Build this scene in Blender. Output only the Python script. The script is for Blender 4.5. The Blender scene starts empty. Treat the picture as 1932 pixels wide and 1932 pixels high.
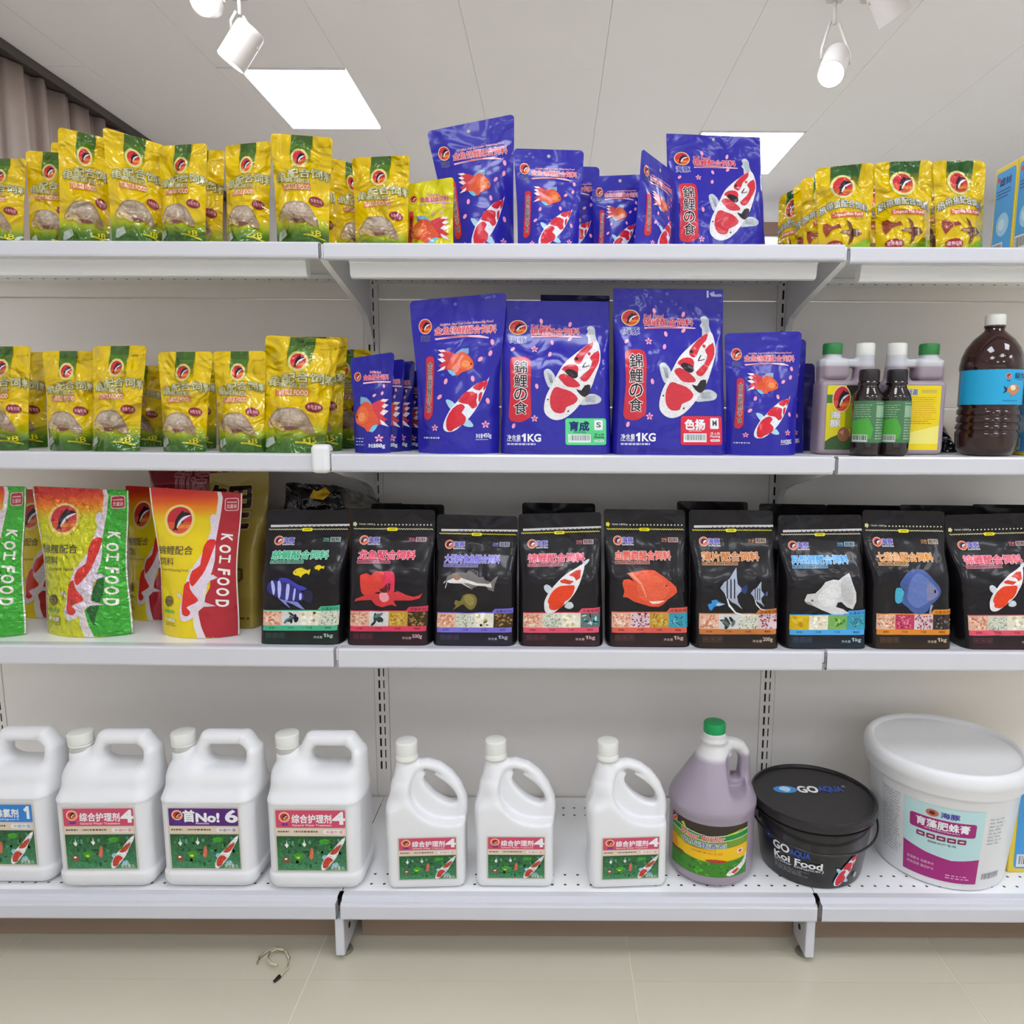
import bpy, math, random
import numpy as np
from mathutils import Vector, Matrix
from mathutils.geometry import tessellate_polygon

# ------------------------------------------------------------------ camera, world, exposure
SC = bpy.context.scene
COL = SC.collection
F_PX, CX, CY = 1350.0, 1045.0, 966.0
EYE = Vector((0, 0, 1.03))
PITCH, ROLL = math.radians(7.63), 0.0045
CAM_M = Matrix.Rotation(math.radians(90) - PITCH, 3, 'X') @ Matrix.Rotation(ROLL, 3, 'Z')
cam_data = bpy.data.cameras.new('camera')
cam = bpy.data.objects.new('camera', cam_data)
COL.objects.link(cam)
cam.matrix_world = Matrix.Translation(EYE) @ CAM_M.to_4x4()
cam_data.sensor_fit = 'HORIZONTAL'
cam_data.sensor_width = 36.0
cam_data.lens = 36.0 * F_PX / 1932.0
cam_data.shift_x = (966.0 - CX) / 1932.0
cam_data.shift_y = 0.0
cam_data.clip_start = 0.02
SC.camera = cam

world = bpy.data.worlds.new('world')
SC.world = world
world.use_nodes = True
world.node_tree.nodes['Background'].inputs[0].default_value = (1, 0.97, 0.94, 1)
world.node_tree.nodes['Background'].inputs[1].default_value = 0.0
SC.view_settings.view_transform = 'Standard'
SC.view_settings.look = 'None'
SC.view_settings.gamma = 1.0
SC.view_settings.use_curve_mapping = False
SC.view_settings.exposure = -0.2
LIGHT_PANEL = 14.5      # strength of the ceiling panels
LIGHT_SPOT = 26.0      # strength of the track lamps

LIGHT_FILL = 0.5     # unseen glazing added behind the camera as flat fill light
SC.cycles.max_bounces = 14
SC.cycles.diffuse_bounces = 6

# heights of the place (metres); floor is 0
Z_FLOOR, Z_CEIL = 0.0, 2.63
Z_TOP, Z_TWO, Z_THREE, Z_BASE = 1.324, 0.962, 0.605, 0.132
Y_FRONT, Y_BACK, Y_BASEF = 1.27, 1.60, 1.2254
JOINTS = (-1.30, -0.40, 0.50, 1.40)

def ray(px, py):
    return CAM_M @ Vector(((px - CX) / F_PX, (CY - py) / F_PX, -1.0))
def at_y(px, py, y):
    d = ray(px, py); t = y / d.y
    return EYE + d * t
def at_z(px, py, z):
    d = ray(px, py); t = (z - EYE.z) / d.z
    return EYE + d * t
MI = CAM_M.transposed()
def proj(p):
    q = MI @ (Vector(p) - EYE)
    return CX + F_PX * q.x / -q.z, CY - F_PX * q.y / -q.z
def x_at(px, y, z):
    a = proj((0, y, z))[0]; b = proj((1, y, z))[0]
    x = (px - a) / (b - a)
    for _ in range(3):
        x += (px - proj((x, y, z))[0]) / (b - a)
    return x
def z_at(py, x, y):
    lo, hi = -0.5, 3.0
    for _ in range(40):
        m = (lo + hi) / 2
        if proj((x, y, m))[1] > py: lo = m
        else: hi = m
    return (lo + hi) / 2

# ------------------------------------------------------------------ colour and materials
def lin(c):
    c = np.asarray(c, float)
    if c.max() > 1.001: c = c / 255.0
    return np.where(c <= 0.04045, c / 12.92, ((c + 0.055) / 1.055) ** 2.4)
def rgba(c):
    return tuple(float(x) for x in lin(c)) + (1.0,)
MATS = {}
def mat(name, c=(200, 200, 200), rough=0.5, metal=0.0, spec=0.5, coat=0.0, bump=None, vary=0.0, vscale=8.0,
        attr=False, emit=None, trans=0.0, sub=0.0, ior=1.45, rvar=0.0, alpha=1.0, uvbump=None):
    if name in MATS: return MATS[name]
    m = bpy.data.materials.new(name); m.use_nodes = True
    nt = m.node_tree; N = nt.nodes; L = nt.links
    b = N['Principled BSDF']
    b.inputs['Base Color'].default_value = rgba(c)
    b.inputs['Roughness'].default_value = rough
    b.inputs['Metallic'].default_value = metal
    b.inputs['Specular IOR Level'].default_value = spec
    b.inputs['Coat Weight'].default_value = coat
    b.inputs['Coat Roughness'].default_value = 0.05
    b.inputs['IOR'].default_value = ior
    b.inputs['Transmission Weight'].default_value = trans
    b.inputs['Subsurface Weight'].default_value = sub
    b.inputs['Subsurface Radius'].default_value = (0.02, 0.02, 0.02)
    b.inputs['Alpha'].default_value = alpha
    tc = N.new('ShaderNodeTexCoord')
    src = None
    if attr:
        a = N.new('ShaderNodeAttribute'); a.attribute_name = 'Col'
        src = a.outputs['Color']
        L.new(src, b.inputs['Base Color'])
    if vary:
        n = N.new('ShaderNodeTexNoise'); n.inputs['Scale'].default_value = vscale; n.inputs['Detail'].default_value = 5
        L.new(tc.outputs['Object'], n.inputs['Vector'])
        mr = N.new('ShaderNodeMapRange'); mr.inputs['From Min'].default_value = 0.3; mr.inputs['From Max'].default_value = 0.7
        mr.inputs['To Min'].default_value = 1 - vary; mr.inputs['To Max'].default_value = 1 + vary
        L.new(n.outputs['Fac'], mr.inputs['Value'])
        hsv = N.new('ShaderNodeHueSaturation'); hsv.inputs['Color'].default_value = rgba(c)
        if src: L.new(src, hsv.inputs['Color'])
        L.new(mr.outputs[0], hsv.inputs['Value']); L.new(hsv.outputs[0], b.inputs['Base Color'])
    if rvar:
        n = N.new('ShaderNodeTexNoise'); n.inputs['Scale'].default_value = 14; n.inputs['Detail'].default_value = 3
        L.new(tc.outputs['Object'], n.inputs['Vector'])
        mr = N.new('ShaderNodeMapRange'); mr.inputs['To Min'].default_value = max(0.02, rough - rvar); mr.inputs['To Max'].default_value = rough + rvar
        L.new(n.outputs['Fac'], mr.inputs['Value']); L.new(mr.outputs[0], b.inputs['Roughness'])
    if bump:
        n = N.new('ShaderNodeTexNoise'); n.inputs['Scale'].default_value = bump[0]; n.inputs['Detail'].default_value = 3
        L.new(tc.outputs['Object'], n.inputs['Vector'])
        bp = N.new('ShaderNodeBump'); bp.inputs['Strength'].default_value = bump[1]; bp.inputs['Distance'].default_value = bump[2]
        L.new(n.outputs['Fac'], bp.inputs['Height']); L.new(bp.outputs[0], b.inputs['Normal'])
    if uvbump:      # crinkled film: creases follow the pouch surface (uv in metres), smooth facets with sharp ridges
        uv = N.new('ShaderNodeUVMap'); uv.uv_map = 'UVMap'
        n1 = N.new('ShaderNodeTexNoise'); n1.inputs['Scale'].default_value = uvbump[0]; n1.inputs['Detail'].default_value = 2.5
        n1.inputs['Distortion'].default_value = 0.6
        L.new(uv.outputs[0], n1.inputs['Vector'])
        n2 = N.new('ShaderNodeTexVoronoi'); n2.feature = 'SMOOTH_F1'; n2.inputs['Scale'].default_value = uvbump[0] * 0.8
        n2.inputs['Smoothness'].default_value = 0.35
        L.new(uv.outputs[0], n2.inputs['Vector'])
        mx = N.new('ShaderNodeMath'); mx.operation = 'MULTIPLY_ADD'; mx.inputs[1].default_value = uvbump[3]
        L.new(n2.outputs['Distance'], mx.inputs[0]); L.new(n1.outputs['Fac'], mx.inputs[2])
        bp = N.new('ShaderNodeBump'); bp.inputs['Strength'].default_value = uvbump[1]; bp.inputs['Distance'].default_value = uvbump[2]
        L.new(mx.outputs[0], bp.inputs['Height']); L.new(bp.outputs[0], b.inputs['Normal'])
        L.new(bp.outputs[0], b.inputs['Coat Normal'])
    if emit:
        b.inputs['Emission Color'].default_value = rgba(emit[0]); b.inputs['Emission Strength'].default_value = emit[1]
    MATS[name] = m
    return m
M_STEEL = mat('white_powder_coat', (208, 208, 215), 0.22, coat=0.3, bump=(240, 0.05, 0.0004), rvar=0.05)
M_DECK = mat('shelf_deck_paint', (242, 242, 243), 0.3, coat=0.1, vary=0.015, vscale=3)
M_PANEL = mat('back_panel_paint', (238, 233, 228), 0.42, vary=0.02, vscale=2.5)
M_DARK = mat('dark_slot', (28, 22, 18), 0.8)
M_GLOSS = mat('crinkled_gloss_film', attr=True, rough=0.11, coat=0.45, spec=0.3, uvbump=(22.0, 1.0, 0.035, 0.6))
M_SATIN = mat('satin_film', attr=True, rough=0.22, coat=0.2, spec=0.35, uvbump=(12.0, 0.5, 0.02, 0.25))
M_MATTE = mat('matte_film', attr=True, rough=0.27, coat=0.12, spec=0.3, uvbump=(9.0, 0.6, 0.03, 0.2))
M_HOLO = mat('holographic_film', attr=True, rough=0.2, metal=0.35, coat=0.4, uvbump=(85.0, 0.7, 0.012, 0.6))
M_PAPER = mat('label_print', attr=True, rough=0.35)
M_CARD = mat('box_print', attr=True, rough=0.3, coat=0.2)
M_HDPE = mat('white_plastic', (230, 230, 232), 0.34, sub=0.12, bump=(60, 0.06, 0.001))
M_CAPW = mat('white_cap_plastic', (226, 226, 220), 0.35, sub=0.1)
M_GREENCAP = mat('green_cap_plastic', (16, 150, 84), 0.35, sub=0.05)
M_GREENCAP2 = mat('dark_green_cap_plastic', (44, 128, 62), 0.35, sub=0.05)
M_BLACKP = mat('black_plastic', (30, 28, 32), 0.28, coat=0.2, bump=(50, 0.05, 0.001))
M_BLACKCAP = mat('black_cap_plastic', (34, 30, 32), 0.4)

# ------------------------------------------------------------------ objects
def link(o, parent=None):
    COL.objects.link(o)
    if parent is not None: o.parent = parent
    return o
def tag(o, label=None, cat=None, group=None, kind=None):
    if label: o['label'] = label
    if cat: o['category'] = cat
    if group: o['group'] = group
    if kind: o['kind'] = kind
    return o
def empty(name, loc, rz=0.0, **k):
    o = bpy.data.objects.new(name, None); o.location = loc; o.rotation_euler = (0, 0, rz)
    o.empty_display_size = 0.03
    return tag(link(o), **k)
def mesh_obj(name, verts, faces, m, parent=None, smooth=False, loc=None, label=None):
    me = bpy.data.meshes.new(name)
    me.from_pydata([tuple(v) for v in verts], [], [tuple(f) for f in faces])
    if isinstance(m, (list, tuple)):
        for x in m: me.materials.append(x)
    else: me.materials.append(m)
    if smooth: me.shade_smooth()
    me.update()
    o = bpy.data.objects.new(name, me)
    if loc is not None: o.location = loc
    link(o, parent)
    if label: o['label'] = label
    return o
class MB:
    """collects simple solids and links them as one mesh"""
    def __init__(s): s.v = []; s.f = []
    def add(s, vs, fs):
        n = len(s.v); s.v += [tuple(v) for v in vs]; s.f += [tuple(i + n for i in f) for f in fs]; return s
    def box(s, x0, x1, y0, y1, z0, z1, bev=0.0):
        if bev:
            b = bev
            prof = [(x0, y0 + b), (x0 + b, y0), (x1 - b, y0), (x1, y0 + b), (x1, y1 - b), (x1 - b, y1), (x0 + b, y1), (x0, y1 - b)]
            ins = [(x0 + b, y0 + b)] * 2 + [(x1 - b, y0 + b)] * 2 + [(x1 - b, y1 - b)] * 2 + [(x0 + b, y1 - b)] * 2
            rings = []
            cx, cy = (x0 + x1) / 2, (y0 + y1) / 2
            def inset(p): return (p[0] + (b if p[0] < cx else -b) * 0.8, p[1] + (b if p[1] < cy else -b) * 0.8)
            for z, q in ((z0, [inset(p) for p in prof]), (z0 + b, prof), (z1 - b, prof), (z1, [inset(p) for p in prof])):
                rings.append([(p[0], p[1], z) for p in q])
            vs = [p for r in rings for p in r]; fs = []
            for k in range(3):
                for i in range(8):
                    j = (i + 1) % 8
                    fs.append((k * 8 + i, k * 8 + j, (k + 1) * 8 + j, (k + 1) * 8 + i))
            fs.append(tuple(range(7, -1, -1))); fs.append(tuple(range(24, 32)))
            return s.add(vs, fs)
        vs = [(x, y, z) for z in (z0, z1) for y in (y0, y1) for x in (x0, x1)]
        return s.add(vs, [(0, 2, 3, 1), (4, 5, 7, 6), (0, 1, 5, 4), (2, 6, 7, 3), (0, 4, 6, 2), (1, 3, 7, 5)])
    def prism_x(s, prof, x0, x1):      # profile in (y,z), extruded along x; closed polygon
        n = len(prof)
        vs = [(x0, p[0], p[1]) for p in prof] + [(x1, p[0], p[1]) for p in prof]
        fs = [(i, (i + 1) % n, n + (i + 1) % n, n + i) for i in range(n)]
        fs += [tuple(range(n - 1, -1, -1)), tuple(range(n, 2 * n))]
        return s.add(vs, fs)
    def cyl(s, c, r, z0, z1, n=24, r2=None):
        r2 = r if r2 is None else r2
        vs = [(c[0] + r * math.cos(2 * math.pi * i / n), c[1] + r * math.sin(2 * math.pi * i / n), z0) for i in range(n)]
        vs += [(c[0] + r2 * math.cos(2 * math.pi * i / n), c[1] + r2 * math.sin(2 * math.pi * i / n), z1) for i in range(n)]
        fs = [(i, (i + 1) % n, n + (i + 1) % n, n + i) for i in range(n)] + [tuple(range(n - 1, -1, -1)), tuple(range(n, 2 * n))]
        return s.add(vs, fs)
    def lathe(s, prof, n=48, c=(0, 0), ridge=0.0, ridge_rows=()):
        vs = []; fs = []
        for k, (r, z) in enumerate(prof):
            for i in range(n):
                a = 2 * math.pi * i / n
                rr = r + (ridge * (1 if i % 2 else -1) if k in ridge_rows else 0)
                vs.append((c[0] + rr * math.cos(a), c[1] + rr * math.sin(a), z))
        for k in range(len(prof) - 1):
            for i in range(n):
                j = (i + 1) % n
                fs.append((k * n + i, k * n + j, (k + 1) * n + j, (k + 1) * n + i))
        fs.append(tuple(range(n - 1, -1, -1))); fs.append(tuple(range((len(prof) - 1) * n, len(prof) * n)))
        return s.add(vs, fs)
    def tube(s, pts, r, n=10, flat=1.0):
        pts = [Vector(p) for p in pts]; rings = []
        up = Vector((0, 1, 0))
        for i, p in enumerate(pts):
            t = (pts[min(i + 1, len(pts) - 1)] - pts[max(i - 1, 0)]).normalized()
            a = t.cross(up)
            if a.length < 1e-3: a = t.cross(Vector((0, 0, 1)))
            a.normalize(); b = a.cross(t).normalized()
            rr = r[i] if isinstance(r, (list, tuple)) else r
            rings.append([p + a * (rr * math.cos(2 * math.pi * k / n)) + b * (rr * flat * math.sin(2 * math.pi * k / n)) for k in range(n)])
        vs = [q for g in rings for q in g]; fs = []
        for k in range(len(pts) - 1):
            for i in range(n):
                j = (i + 1) % n
                fs.append((k * n + i, k * n + j, (k + 1) * n + j, (k + 1) * n + i))
        fs.append(tuple(range(n - 1, -1, -1))); fs.append(tuple(range((len(pts) - 1) * n, len(pts) * n)))
        return s.add(vs, fs)
    def build(s, name, m, parent=None, smooth=False, loc=None, label=None, auto=None):
        o = mesh_obj(name, s.v, s.f, m, parent, smooth, loc, label)
        if auto is not None:
            me = o.data; me.shade_smooth()
            me.set_sharp_from_angle(angle=math.radians(auto))
        return o

# ------------------------------------------------------------------ implicit solids -> quads (surface nets)
def surface_nets(fn, lo, hi, h):
    ax = [np.arange(lo[i], hi[i] + h, h) for i in range(3)]
    X, Y, Z = np.meshgrid(*ax, indexing='ij')
    F = fn(X, Y, Z)
    ins = F < 0
    nx, ny, nz = F.shape
    acc = np.zeros((nx - 1, ny - 1, nz - 1, 3)); cnt = np.zeros((nx - 1, ny - 1, nz - 1))
    for axis in range(3):
        sl = lambda a, b: tuple(slice(a, b or None) if i == axis else slice(None) for i in range(3))
        f0 = F[sl(0, -1)]; f1 = F[sl(1, 0)]
        cross = (f0 < 0) != (f1 < 0)
        t = np.where(cross, f0 / np.where(cross, f0 - f1, 1), 0)
        P = [X[sl(0, -1)], Y[sl(0, -1)], Z[sl(0, -1)]]
        pos = np.stack([P[i] + (t * h if i == axis else 0) for i in range(3)], -1) * cross[..., None]
        o = [i for i in range(3) if i != axis]
        for da in (0, 1):
            for db in (0, 1):
                s = [None] * 3
                s[axis] = slice(None)
                s[o[0]] = slice(da, (nx, ny, nz)[o[0]] - 1 + da)
                s[o[1]] = slice(db, (nx, ny, nz)[o[1]] - 1 + db)
                s = tuple(s)
                acc += pos[s]; cnt += cross[s]
    act = cnt > 0
    idx = -np.ones(act.shape, int); idx[act] = np.arange(act.sum())
    V = acc[act] / cnt[act][:, None]
    Q = []
    for axis in range(3):
        o = [i for i in range(3) if i != axis]
        sl = [slice(1, -1)] * 3; sl[axis] = slice(0, -1)
        sl2 = [slice(1, -1)] * 3; sl2[axis] = slice(1, None)
        a = ins[tuple(sl)]; b = ins[tuple(sl2)]
        ii = np.argwhere(a != b)
        flip = a[a != b]
        base = ii.copy()
        for k in o: base[:, k] += 1
        def cell(d0, d1):
            c = base.copy(); c[:, o[0]] -= d0; c[:, o[1]] -= d1
            return idx[c[:, 0], c[:, 1], c[:, 2]]
        q = np.stack([cell(1, 1), cell(0, 1), cell(0, 0), cell(1, 0)], -1)
        if axis == 1: flip = ~flip
        q[~flip] = q[~flip][:, ::-1]
        Q.append(q)
    return V, np.concatenate(Q)
def sd_box(X, Y, Z, c, half, r):
    q = [np.abs(a - b) - (d - r) for a, b, d in zip((X, Y, Z), c, half)]
    return np.sqrt(sum(np.maximum(a, 0) ** 2 for a in q)) + np.minimum(np.maximum(q[0], np.maximum(q[1], q[2])), 0) - r
def sd_cap(X, Y, Z, a, b, ra, rb, sy=1.0):
    a = np.array(a, float); b = np.array(b, float); d = b - a
    px, py, pz = X - a[0], (Y - a[1]) / sy, Z - a[2]
    t = np.clip((px * d[0] + py * d[1] / sy + pz * d[2]) / (d @ d), 0, 1)
    return np.sqrt((px - t * d[0]) ** 2 + (py - t * d[1]) ** 2 + (pz - t * d[2]) ** 2) - (ra + (rb - ra) * t)
def smin(a, b, k):
    h = np.clip(0.5 + 0.5 * (b - a) / k, 0, 1)
    return b + (a - b) * h - k * h * (1 - h)
def smax(a, b, k): return -smin(-a, -b, k)
def sdf_mesh(fn, lo, hi, h, smooth_it=2):
    V, Q = surface_nets(fn, lo, hi, h)
    # light relaxation
    e = np.concatenate([Q[:, [0, 1]], Q[:, [1, 2]], Q[:, [2, 3]], Q[:, [3, 0]]])
    for _ in range(smooth_it):
        s = np.zeros_like(V); c = np.zeros(len(V))
        np.add.at(s, e[:, 0], V[e[:, 1]]); np.add.at(s, e[:, 1], V[e[:, 0]])
        np.add.at(c, e[:, 0], 1); np.add.at(c, e[:, 1], 1)
        V = V * 0.5 + 0.5 * s / c[:, None]
    me = bpy.data.meshes.new('body')
    me.from_pydata(V.tolist(), [], Q.tolist())
    me.shade_smooth(); me.update()
    return me

# ------------------------------------------------------------------ flat print as thin coloured geometry
TEXT = {}
def text_soup(s, off=0.0, shear=0.0, spacing=1.0):
    key = (s, off, shear, spacing)
    if key in TEXT: return TEXT[key]
    cu = bpy.data.curves.new('t', 'FONT'); cu.body = s; cu.offset = off; cu.resolution_u = 4 if s.replace('\U0001D7ED', '1').isascii() else 2; cu.shear = shear
    cu.space_character = spacing; cu.space_line = 1.05
    ob = bpy.data.objects.new('t', cu)
    me = bpy.data.meshes.new_from_object(ob)
    me.calc_loop_triangles()
    v = np.array([p.co[:2] for p in me.vertices]) if len(me.vertices) else np.zeros((0, 2))
    t = np.array([l.vertices[:] for l in me.loop_triangles], int) if len(me.loop_triangles) else np.zeros((0, 3), int)
    out = v[t] if len(t) else np.zeros((0, 3, 2))
    bpy.data.objects.remove(ob); bpy.data.meshes.remove(me); bpy.data.curves.remove(cu)
    TEXT[key] = out
    return out
def tri_poly(pts):
    pts = np.asarray(pts, float)
    t = tessellate_polygon([[Vector((p[0], p[1], 0)) for p in pts]])
    return pts[np.array(t, int)] if len(t) else np.zeros((0, 3, 2))
def spline(pts, n=4):
    p = np.asarray(pts, float); m = len(p); out = []
    for i in range(m):
        a, b, c, d = p[(i - 1) % m], p[i], p[(i + 1) % m], p[(i + 2) % m]
        for k in range(n):
            t = k / n
            out.append(0.5 * ((2 * b) + (-a + c) * t + (2 * a - 5 * b + 4 * c - d) * t * t + (-a + 3 * b - 3 * c + d) * t ** 3))
    return np.array(out)
def ell_pts(cx, cy, rx, ry, n=28, rot=0.0):
    a = np.linspace(0, 2 * np.pi, n, endpoint=False)
    x, y = rx * np.cos(a), ry * np.sin(a); c, s = math.cos(rot), math.sin(rot)
    return np.stack([cx + x * c - y * s, cy + x * s + y * c], -1)
def rrect_pts(x0, y0, x1, y1, r, n=5):
    out = []
    for cx, cy, a0 in ((x1 - r, y1 - r, 0), (x0 + r, y1 - r, 90), (x0 + r, y0 + r, 180), (x1 - r, y0 + r, 270)):
        for k in range(n + 1):
            a = math.radians(a0 + 90 * k / n); out.append((cx + r * math.cos(a), cy + r * math.sin(a)))
    return np.array(out)

class Art:
    """a printed design; drawn in crop pixels (y down) of one photographed face, kept in 0..1 face coordinates"""
    def __init__(s, quad, hide=()):
        s.q = [np.array(p, float) for p in quad]      # TL TR BL BR
        s.p = []                                      # (part, soup uv (T,3,2), colours (T,3,3), layer)
    def inv(s, P):
        P = np.asarray(P, float); sh = P.shape; P = P.reshape(-1, 2)
        tl, tr, bl, br = s.q
        uv = np.full((len(P), 2), 0.5)
        for _ in range(12):
            u, v = uv[:, :1], uv[:, 1:]
            f = (bl * (1 - u) + br * u) * (1 - v) + (tl * (1 - u) + tr * u) * v - P
            du = (br - bl) * (1 - v) + (tr - tl) * v
            dv = (tl * (1 - u) + tr * u) - (bl * (1 - u) + br * u)
            det = du[:, 0] * dv[:, 1] - du[:, 1] * dv[:, 0]
            det = np.where(abs(det) < 1e-9, 1e-9, det)
            uv[:, 0] -= (f[:, 0] * dv[:, 1] - f[:, 1] * dv[:, 0]) / det
            uv[:, 1] -= (du[:, 0] * f[:, 1] - du[:, 1] * f[:, 0]) / det
        return uv.reshape(sh)
    def soup(s, part, tri, c, layer=0):
        if len(tri) == 0: return s
        uv = s.inv(tri)
        if callable(c): col = np.array([[lin(c(*p)) for p in t] for t in tri])
        else: col = np.broadcast_to(lin(c), tri.shape[:2] + (3,)).copy()
        s.p.append((part, uv, col, layer)); return s
    def poly(s, part, pts, c, layer=0, sm=0):
        return s.soup(part, tri_poly(spline(pts, sm) if sm else pts), c, layer)
    def rect(s, part, x0, y0, x1, y1, c, layer=0):
        return s.poly(part, [(x0, y0), (x1, y0), (x1, y1), (x0, y1)], c, layer)
    def rrect(s, part, x0, y0, x1, y1, r, c, layer=0): return s.poly(part, rrect_pts(x0, y0, x1, y1, r), c, layer)
    def ell(s, part, cx, cy, rx, ry, c, layer=0, n=24, rot=0.0): return s.poly(part, ell_pts(cx, cy, rx, ry, n, rot), c, layer)
    def ring(s, part, cx, cy, rx, ry, w, c, layer=0, n=28):
        a = ell_pts(cx, cy, rx, ry, n); b = ell_pts(cx, cy, rx - w, ry - w, n)
        t = []
        for i in range(n):
            j = (i + 1) % n; t += [(a[i], a[j], b[j]), (a[i], b[j], b[i])]
        return s.soup(part, np.array(t), c, layer)
    def grad(s, part, x0, y0, x1, y1, ctop, cbot, layer=0, n=6):
        a, b = np.array(ctop, float), np.array(cbot, float)
        for i in range(n):
            ya, yb = y0 + (y1 - y0) * i / n, y0 + (y1 - y0) * (i + 1) / n
            f = lambda x, y: a + (b - a) * (y - y0) / (y1 - y0)
            s.rect(part, x0, ya, x1, yb, f, layer)
        return s
    def text(s, part, st, x0, y0, x1, y1, c, layer=3, bold=0.0, out=None, shear=0.0, arc=0.0, vert=False, out2=None, slope=0.0):
        if vert: st = '\n'.join(st)
        latin = st.isascii()
        st = st.replace('1', '\U0001D7ED')      # the default face draws a bare bar for this digit
        base = text_soup(st, 0.0, shear)
        if len(base) == 0: return s
        mn = base.reshape(-1, 2).min(0); mx = base.reshape(-1, 2).max(0); d = np.maximum(mx - mn, 1e-6)
        def put(t):
            q = (t - mn) / d
            X = x0 + q[..., 0] * (x1 - x0); Y = y1 - q[..., 1] * (y1 - y0)
            Y = Y + arc * (((X - (x0 + x1) / 2) / ((x1 - x0) / 2)) ** 2 - 0.5) + slope * (X - (x0 + x1) / 2)
            return np.stack([X, Y], -1)
        def fat(w, n):      # heavier strokes: the same glyphs printed n times around a small circle
            if w <= 0: return [base]
            if latin and w < 0.035: return [text_soup(st, w, shear)]
            return [base + np.array([w * math.cos(2 * math.pi * k / n + .4), w * math.sin(2 * math.pi * k / n + .4)]) for k in range(n)]
        if out:
            for k, t in enumerate(fat(out[0] * .8, 8)): s.soup(part, put(t), out[1], layer - 1 + k * 0.11)
        for k, t in enumerate(fat(bold, 4)): s.soup(part, put(t), c, layer + k * 0.15)
        return s
    def lines(s, part, x0, y0, x1, y1, n, c, layer=2, fill=0.5, seed=1, slope=0.0, chunk=0.0):
        """rows of fine print too small to read"""
        rnd = random.Random(seed); hgt = (y1 - y0) / n
        for i in range(n):
            y = y0 + hgt * i; x = x0; end = x1 - (x1 - x0) * rnd.random() * 0.25
            while x < end:
                w = min((chunk or hgt) * rnd.uniform(0.5, 2.2), end - x)
                dy = slope * (x - x0)
                s.poly(part, [(x, y + dy), (x + w, y + dy + slope * w), (x + w, y + dy + slope * w + hgt * fill), (x, y + dy + hgt * fill)], c, layer)
                x += w + hgt * 0.35
        return s
    def barcode(s, part, x0, y0, x1, y1, c=(40, 40, 40), layer=4, seed=3, bg=None, slope=0.0):
        rnd = random.Random(seed)
        if bg: s.rect(part, x0, y0, x1, y1, bg, layer - 1)
        x = x0 + (x1 - x0) * 0.06; u = (x1 - x0) / 60
        while x < x1 - (x1 - x0) * 0.06:
            w = u * rnd.choice((1, 1, 2, 3)); s.rect(part, x, y0 + (y1 - y0) * 0.1, min(x + w, x1), y1 - (y1 - y0) * 0.22, c, layer); x += w + u * rnd.choice((1, 1, 2, 2))
        return s
    def merge(s, other, x0, y0, x1, y1, part=None, dl=0, mirror=False):
        """stamp another drawing into a rectangle of this one"""
        for (p, uv, col, l) in other.p:
            u = 1 - uv[..., 0] if mirror else uv[..., 0]
            P = np.stack([x0 + u * (x1 - x0), y1 + uv[..., 1] * (y0 - y1)], -1)
            s.p.append((part or p, s.inv(P), col, l + dl))
        return s

def subdiv(uv, col, W, H, L):
    sc = np.array([W, H])
    for _ in range(9):
        P = uv * sc
        e = np.stack([np.linalg.norm(P[:, (i + 1) % 3] - P[:, i], axis=-1) for i in range(3)], -1)
        k = e.argmax(1); big = e.max(1) > L
        if not big.any(): break
        keep_uv, keep_c = uv[~big], col[~big]
        U, C, K = uv[big], col[big], k[big]; r = np.arange(len(U))
        a, b, c = K, (K + 1) % 3, (K + 2) % 3
        m = (U[r, a] + U[r, b]) / 2; mc = (C[r, a] + C[r, b]) / 2
        t1 = np.stack([U[r, a], m, U[r, c]], 1); t2 = np.stack([m, U[r, b], U[r, c]], 1)
        c1 = np.stack([C[r, a], mc, C[r, c]], 1); c2 = np.stack([mc, C[r, b], C[r, c]], 1)
        uv = np.concatenate([keep_uv, t1, t2]); col = np.concatenate([keep_c, c1, c2])
    return uv, col
def fast_mesh(name, V, faces_flat, nper, m, col=None, uvs=None, normals=None, smooth=True):
    me = bpy.data.meshes.new(name)
    nf = len(faces_flat) // nper
    me.vertices.add(len(V)); me.vertices.foreach_set('co', np.ascontiguousarray(V, np.float32).ravel())
    me.loops.add(len(faces_flat)); me.loops.foreach_set('vertex_index', np.ascontiguousarray(faces_flat, np.int32))
    me.polygons.add(nf); me.polygons.foreach_set('loop_start', np.arange(0, nf * nper, nper, dtype=np.int32))
    me.materials.append(m)
    me.update(calc_edges=True)
    if smooth: me.shade_smooth()
    if col is not None:
        a = me.color_attributes.new('Col', 'FLOAT_COLOR', 'POINT')
        a.data.foreach_set('color', np.concatenate([col, np.ones((len(col), 1))], 1).astype(np.float32).ravel())
    if uvs is not None:
        l = me.uv_layers.new(name='UVMap')
        l.data.foreach_set('uv', uvs[np.asarray(faces_flat, int)].astype(np.float32).ravel())
    if normals is not None:
        me.normals_split_custom_set_from_vertices(normals.astype(np.float32).tolist())
    return me
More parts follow.
